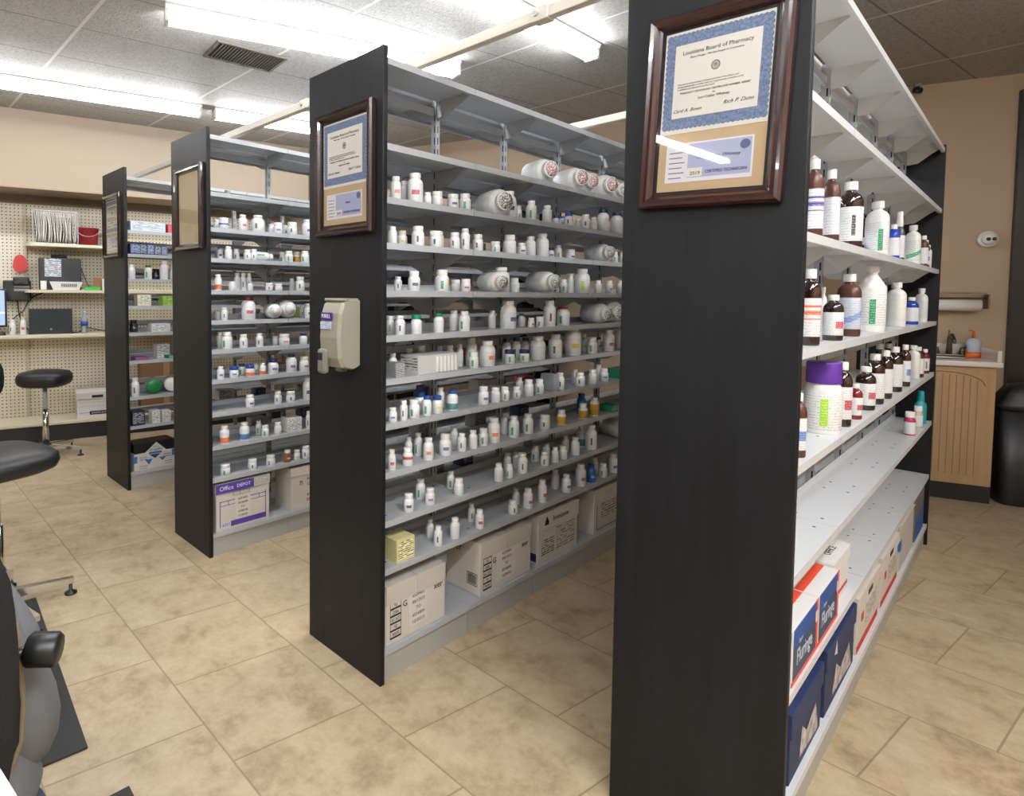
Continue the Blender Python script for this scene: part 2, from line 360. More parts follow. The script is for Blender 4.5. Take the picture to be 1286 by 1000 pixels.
# ================================================================ shelving racks
LIPH = .022
def shelf_me(L, dep, SM, brk=True):
    """one steel shelf, front lip at x=0, running back to -dep, y from 0 to L, top at z=0"""
    bm = bmesh.new(); g = .0015
    bx(bm, -dep, 0, g, L-g, -.003, 0)
    bx(bm, -.003, .003, g, L-g, -LIPH, .0015)
    bx(bm, -.012, -.003, g, L-g, -LIPH, -LIPH+.002)
    bx(bm, -dep, -dep+.002, g, L-g, 0, .028)
    if brk:
        for y in (.004, L-.0065):
            vs = []
            for yy in (y, y+.0025):
                vs.append([bm.verts.new((x, yy, z)) for x, z in ((-dep, -.003), (-dep, -.075), (-dep+.05, -.07), (-.05, -.02), (-.02, -.003))])
            bm.faces.new(vs[0]); bm.faces.new(vs[1][::-1])
            for i in range(5): bm.faces.new((vs[0][i], vs[1][i], vs[1][(i+1) % 5], vs[0][(i+1) % 5]))
    for x in (-.05, -dep+.04):
        for y in (.05, L-.05): bx(bm, x-.004, x+.004, y-.004, y+.004, 0, .0006, mi=1)
    bmesh.ops.recalc_face_normals(bm, faces=bm.faces)
    return finish(bm, 'shelf', [SM, SLOT])
def base_me(L, dep, zt, SM):
    bm = bmesh.new(); g = .0012
    bx(bm, -dep, 0, g, L-g, -.003, 0); bx(bm, -.004, .004, g, L-g, -.022, .0015); bx(bm, -dep, -dep+.003, g, L-g, 0, .02)
    bx(bm, -.012, -.008, g, L-g, -zt+.001, -.022, mi=1)
    return finish(bm, 'base_shelf', [SM, KICK])
def rack(label, x0, x1, yf, yb, nsec, Z, H, Zb=None, Y=None, proud=.004, SM=None):
    SM = SM or STEEL
    """double sided rack on the floor between black end panels"""
    cx = (x0+x1)/2; t = thing('shelving_rack', label, 'shelving rack', (cx, yf, 0), 0)
    w = (x1-x0)/2; pt = .022
    box('end_panel', (-w-proud, w+proud, 0, pt, 0, H), BLACKPANEL, t, bev=.003)
    box('end_panel', (-w-.004, w+.004, yb-yf-pt, yb-yf, 0, H), BLACKPANEL, t, bev=.003)
    Y = [y-yf for y in Y] if Y else [pt+(yb-yf-2*pt)/nsec*i for i in range(nsec+1)]
    dep = w-.019; cache = {}
    def sm(L, base):
        k = (round(L, 3), base)
        if k not in cache: cache[k] = base_me(L, dep, Z[-1], SM) if base else shelf_me(L, dep, SM)
        return cache[k]
    bm = bmesh.new(); bx(bm, -.014, .014, -.012, .012, .0, Z[0]+.02)
    for k in range(int((Z[0]-.2)/.05)):
        z = .2+k*.05
        for x in (-.0145, .0140): bx(bm, x, x+.0006, -.0025, .0025, z, z+.03, mi=1)
        for sy in (-.0125, .0119): bx(bm, .004, .0095, sy, sy+.0006, z, z+.03, mi=1)
    um = finish(bm, 'upright', [UPR, SLOT])
    for y in Y: link('upright', um, t, (0, min(max(y, Y[0]+.013), Y[-1]-.013), 0))
    bmx = [(-.006, .006, Y[0]+.03, Y[-1]-.03, z, z+.03) for z in (Z[0]-.06, 1.7, 1.2, .7, .25)]
    boxes('back_rail', bmx, STEELG, t)
    for zz, sg in ((Z, 1), (Zb or Z, -1)):
        for z in zz:
            base = z == zz[-1]; nm = ('' if sg > 0 else 'rear_')+('base_shelf' if base else 'shelf')
            for y0, y1 in zip(Y, Y[1:]):
                if sg > 0: link(nm, sm(y1-y0, base), t, (w-.004, y0, z))
                else: link(nm, sm(y1-y0, base), t, (-w+.004, y1, z), (0, 0, PI))
    return t
Z2 = [2.285, 1.985, 1.795, 1.632, 1.46, 1.296, 1.137, .972, .792, .61, .43, .125]
Z4 = [2.27, 1.89, 1.72, 1.54, 1.345, 1.15, .945, .68, .465, .125]
Z1 = [2.30, 1.955, 1.61, 1.315, 1.02, .735, .42, .125]
ZB = [2.285, 1.985, 1.80, 1.61, 1.43, 1.27, 1.11, .94, .77, .60, .42, .125]
rack('nearest shelving rack, black end panel and wide white shelves of liquid bottles', -.765, -.40, 1.55, 4.555, 6, Z1, 2.322, [2.3, 1.955, 1.6, 1.3, 1.0, .735, .42, .125], [1.572, 2.205, 2.68, 3.15, 3.625, 4.08, 4.533], .034, STEELW)
rack('black-ended shelving rack with the hand sanitizer dispenser, second from the viewer', -2.075, -1.618, 1.375, 4.755, 7, Z2, 2.322, ZB)
rack('black-ended shelving rack with a faded blank certificate, second from the left', -3.525, -3.055, 1.378, 4.755, 7, Z2, 2.322, ZB)
rack('farthest shelving rack, leftmost black end panel, beside the pegboard counter', -4.99, -4.51, 1.425, 4.28, 6, Z4, 2.335, Z4[:1]+[1.80, 1.6, 1.4, 1.2, .98, .75, .52, .125])

# bars bracing the racks together
def brace(xa, xb, y, z, label, clip=.55):
    t = thing('brace_bar', label, 'brace bar', (xa, y, z), 0, 'cream bars bracing the racks')
    L = xb-xa
    box('bar', (0, L, -.016, .016, 0, .036), BARW, t, bev=.003)
    box('clamp', (L*clip-.03, L*clip+.03, -.021, .021, -.004, .040), BARW, t, bev=.003)
    tubeo('bolt', [(L*clip-.012, -.021, .018), (L*clip-.012, -.03, .018)], .008, UPR, t)
    box('foot', (-.008, .012, -.024, .024, -.02, .03), UPR, t)
brace(-1.84, -.66, 1.60, 2.31, 'cream brace bar from the dispenser rack to the nearest rack, closer one', .62)
brace(-1.84, -.66, 2.77, 2.31, 'cream brace bar from the dispenser rack to the nearest rack, farther one')
brace(-3.29, -1.846, 1.57, 2.31, 'cream brace bar from the blank certificate rack to the dispenser rack', .62)
brace(-4.75, -3.30, 1.60, 2.31, 'cream brace bar from the farthest rack to the blank certificate rack', .6)

# ================================================================ bottles and cartons
def bottleset(key, body, cap, lab, capridge=.05, seg=20, labr=1.012, sq=None, arc=None):
    a0, a1 = (0, 2*PI) if arc is None else arc
    return (latheme('bottle_'+key, body, WHITEP, seg=seg, sq=sq),
            latheme('cap_'+key, cap, WHITEP, seg=seg*2 if capridge else seg, ridge=capridge),
            latheme('label_'+key, [(labr, lab[0]), (labr, lab[1])], WHITEP, seg=seg, sq=sq, a0=a0, a1=a1))
BS = {}
BS['pill'] = bottleset('pill', [(.0, 0), (.93, 0), (1, .02), (1, .60), (.96, .66), (.80, .72), (.74, .75), (.74, .80)], [(.80, .765), (.82, .77), (.82, .985), (.77, 1), (0, 1)], (.06, .57))
BS['jar'] = bottleset('jar', [(.0, 0), (.95, 0), (1, .03), (1, .60), (.93, .66), (.86, .68), (.86, .72)], [(.93, .70), (.95, .71), (.95, .98), (.9, 1), (0, 1)], (.06, .57))
BS['tall'] = bottleset('tall', [(.0, 0), (.93, 0), (1, .02), (1, .66), (.92, .74), (.66, .80), (.62, .83), (.62, .86)], [(.70, .84), (.72, .845), (.72, .99), (.66, 1), (0, 1)], (.06, .64))
BS['big'] = bottleset('big', [(.0, 0), (.92, 0), (1, .02), (1, .62), (.97, .70), (.86, .77), (.66, .82), (.60, .84), (.60, .87)], [(.68, .85), (.70, .855), (.70, .99), (.65, 1), (0, 1)], (.06, .60), seg=24)
BS['liquid'] = bottleset('liquid', [(.0, 0), (.93, 0), (1, .015), (1, .66), (.985, .71), (.92, .755), (.76, .80), (.52, .835), (.40, .85), (.38, .89)], [(.50, .875), (.53, .88), (.52, .995), (.48, 1), (0, 1)], (.12, .62), seg=28)
BS['mouth'] = bottleset('mouth', [(.0, 0), (.93, 0), (1, .015), (1, .56), (.9, .62), (.55, .68), (.5, .70)], [(.62, .70), (.64, .71), (.50, .99), (.46, 1), (0, 1)], (.08, .52), seg=24)
BS['jug'] = bottleset('jug', [(.0, 0), (.95, 0), (1, .02), (1, .66), (.98, .69), (.42, .86), (.38, .87), (.38, .93)], [(.44, .91), (.46, .915), (.46, .995), (.42, 1), (0, 1)], (.10, .60), seg=28)
CAPC = dict(w=(236, 236, 233), b=(28, 74, 152), n=(38, 48, 92), g=(22, 128, 96), r=(132, 34, 48), t=(30, 110, 116), c=(216, 206, 176), y=(214, 176, 40), k=(30, 30, 32), o=(206, 196, 170))
CAPM = {k: mat('cap_'+k, v, .45) for k, v in CAPC.items()}
PIL = mat('pill_bottle_plastic', (232, 233, 230), .35)
LW = (226, 228, 228)
LAB = dict(
 p=label_mat('label_plain', LW, '', (0, 0, 0)), g=label_mat('label_green_stripe', LW, 'stripe', (30, 140, 92)), k=label_mat('label_black_block', LW, 'bar', (48, 46, 50)),
 n=label_mat('label_navy', LW, 'block', (44, 44, 120)), r=label_mat('label_red', LW, 'block', (176, 54, 66)), o=label_mat('label_orange', LW, 'block', (222, 120, 60)),
 y=label_mat('label_yellow', LW, 'block', (214, 196, 50)), m=label_mat('label_maroon', LW, 'bar', (92, 34, 48)), l=label_mat('label_lime', LW, 'stripe', (150, 190, 40)),
 u=label_mat('label_purple', LW, 'block', (98, 84, 150)), t=label_mat('label_teal', LW, 'half', (30, 120, 120)), bl=label_mat('label_blue', LW, 'block', (86, 124, 180)),
 O=label_mat('label_full_orange', LW, 'half', (226, 110, 48)), BB=label_mat('label_bright_blue', LW, 'half', (30, 110, 176)), RB=label_mat('label_red_band', LW, 'band', (178, 30, 36)),
 Y=label_mat('label_gold', (206, 158, 32), 'block', (190, 120, 60)), BN=label_mat('label_navy_band', LW, 'band', (30, 50, 130)), BL=label_mat('label_blue_body', (40, 110, 170), 'block', (120, 180, 220)),
 AM=label_mat('label_amber', (150, 84, 50), 'block', (210, 190, 170)), K=label_mat('label_black_body', (40, 42, 46), 'block', (90, 90, 100)))
LDESC = dict(p='plain-labelled', g='green-striped', k='black-marked', n='navy-labelled', r='red-labelled', o='orange-labelled', y='yellow-labelled', m='maroon-marked', l='lime-striped', u='purple-labelled',
 t='teal-labelled', bl='pale-blue-labelled', O='bright-orange-labelled', BB='bright-blue-labelled', RB='red-banded', Y='yellow-wrapped', BN='navy-banded', BL='all-blue', AM='amber', K='black')
CDESC = dict(w='', b='blue-capped ', n='navy-capped ', g='green-capped ', r='red-capped ', t='teal-capped ', c='cream-capped ', y='yellow-capped ', k='black-capped ', o='')
RACKN = {1: 'nearest rack', 2: 'dispenser rack', 3: 'blank-certificate rack', 4: 'farthest rack'}
ORD = ['', 'first', 'second', 'third', 'fourth', 'fifth', 'sixth', 'seventh', 'eighth', 'ninth', 'tenth', 'eleventh', 'twelfth', 'thirteenth', 'fourteenth', 'fifteenth', 'sixteenth', 'seventeenth', 'eighteenth', 'nineteenth', 'twentieth', 'twenty-first', 'twenty-second', 'twenty-third', 'twenty-fourth']
def om(o, m):
    o.material_slots[0].link = 'OBJECT'; o.material_slots[0].material = m
def bottle(kind, loc, r, h, rz, bodym, capm, labm, name, label, cat, group, sy=1.0, rot=None):
    b, c, l = BS[kind]
    root = link(name, b, None, loc, rot or (0, 0, rz), (r, r*sy, h)); om(root, bodym); tag(root, label, cat, group)
    q = link('cap', c, root); om(q, capm)
    q2 = link('bottle_label', l, root); om(q2, labm)
    return root
CARTC = dict(gy=(150, 154, 156), gr=(40, 130, 96), yl=(214, 206, 150), lm=(150, 190, 70), wh=(214, 214, 210), wb=(196, 206, 214), rd=(200, 60, 66), nv=(40, 54, 96), bk=(34, 34, 38), wy=(222, 218, 196), pu=(130, 64, 120))
CDN = dict(gy='grey', gr='green', yl='yellow and white', lm='lime green', wh='white', wb='long pale blue', rd='red and white', nv='navy blue', bk='black', wy='white and yellow', pu='flat purple')
def carton(loc, hx, hy, h, key, label, group, name='medicine_carton'):
    m = mat('carton_'+key, CARTC[key], .55)
    o = link(name, boxme(name, (-hx, hx, -hy, hy, 0, h), m, .0015), None, loc); tag(o, label, 'carton', group)
    pm = print_mat('carton_print_'+key, [min(255, v+25) for v in CARTC[key]], (70, 72, 90) if sum(CARTC[key]) > 300 else (180, 190, 205), 4, 9, .48)
    box('printed_face', (hx, hx+.0008, -hy*.86, hy*.86, h*.12, h*.88), pm, o)
    box('end_flap', (-hx*.9, hx*.9, -hy-.0008, -hy, h*.55, h*.97), m, o)
    return o
def capprint(name, ink):
    m, nt, b = base_mat(name); g = NG(nt); t = g.n('ShaderNodeTexCoord'); n = g.n('ShaderNodeTexNoise'); n.inputs['Scale'].default_value = 3.6; n.inputs['Detail'].default_value = 3
    nt.links.new(t.outputs['Object'], n.inputs['Vector']); nt.links.new(g.mix(g.m('MULTIPLY', g.between(n.outputs['Fac'], .46, .56), .85), lin((228, 226, 224)), lin(ink)), b.inputs['Base Color']); return m
RINGP = {'r': capprint('cap_print_red', (176, 50, 66)), 'k': capprint('cap_print_black', (50, 50, 54)), 'g': capprint('cap_print_green', (50, 120, 92)), 'p': capprint('cap_print_plain', (206, 206, 206))}
discme = latheme('cap_disc', [(.0, 1.006), (.60, 1.006), (.60, 1.0)], WHITEP, seg=20)
XF = {1: -.405, 2: -1.62, 3: -3.06, 4: -4.515}
ZL = {1: Z1, 2: Z2, 3: Z2, 4: Z4}
AMBER = mat('amber_bottle', (74, 34, 20), .12, coat=.6); BROWNP = mat('brown_plastic', (78, 44, 34), .35); DARKB = mat('dark_amber_glass', (36, 15, 14), .08, coat=.8)
WPL = mat('white_hdpe', (232, 232, 228), .38); BLUEB = mat('blue_bottle', (30, 64, 170), .15, coat=.5); TEALB = mat('teal_bottle', (24, 152, 160), .3)
PINKL = mat('pink_liquid', (178, 40, 90), .15); PEACH = mat('peach_liquid', (208, 176, 164), .2); REDL = mat('red_syrup', (120, 24, 26), .12, coat=.5); CLEARP = mat('clear_dark_bottle', (70, 74, 92), .12, coat=.5)
L1 = dict(a=label_mat('liq_purple_bands', (224, 224, 226), 'bands', (70, 60, 140)), a2=label_mat('liq_white_print', (218, 216, 220), '', (0, 0, 0)), a3=label_mat('liq_pale_blue', (196, 202, 216), 'tilt', (120, 140, 200)),
          gt=label_mat('liq_green_tilt', (226, 228, 226), 'tilt', (50, 150, 96)), s=label_mat('liq_faint', (232, 231, 224), '', (0, 0, 0), (180, 178, 174)), o=label_mat('liq_orange', (228, 226, 224), 'bands', (224, 104, 70)))
def g1item(k, x, y, z, r, h, c, l, where, group):
    rz = math.atan2(-y, -x)*.0-.95
    LL = L1.get(l) or LAB.get(l) or LAB['p']
    spec = dict(R=('liquid', BROWNP, 'brown_bottle', 'brown round bottle', 1), O=('liquid', BROWNP, 'brown_bottle', 'large brown oval bottle', .72), D=('liquid', DARKB, 'syrup_bottle', 'dark syrup bottle', 1),
                c=('liquid', REDL, 'syrup_bottle', 'small red syrup bottle', 1), V=('liquid', WPL, 'white_bottle', 'white oval bottle', .66), U=('liquid', BLUEB, 'blue_bottle', 'small blue bottle', 1),
                C=('mouth', CLEARP, 'mouthwash_bottle', 'clear bottle with a tall white cap', .7), K=('jug', WPL, 'white_bottle', 'tall white cone-shouldered bottle', 1), b=('liquid', WPL, 'white_bottle', 'slim white bottle', .8),
                N=('jar', WPL, 'white_bottle', 'big white bottle with a purple cap', 1), E=('liquid', DARKB, 'syrup_bottle', 'dark syrup bottle', 1), c2=('pill', PINKL, 'medicine_bottle', 'small clear bottle of pink liquid', 1),
                c3=('pill', PEACH, 'medicine_bottle', 'small bottle of peach liquid', 1), Q=('mouth', TEALB, 'teal_bottle', 'teal bottle with a teal cap', 1))[k]
    cm = CAPM['w']
    if k == 'N': cm = mat('purple_cap', (92, 50, 150), .4); LL = label_mat('liq_lime_edge', (228, 228, 224), 'stripe', (160, 210, 40))
    if k == 'Q': cm = TEALB; LL = TEALB
    if k == 'C': LL = L1['a2']
    return bottle(spec[0], (x, y, z), r, h, rz, spec[1], cm, LL, spec[2], spec[3]+where, 'bottle', group, spec[4])
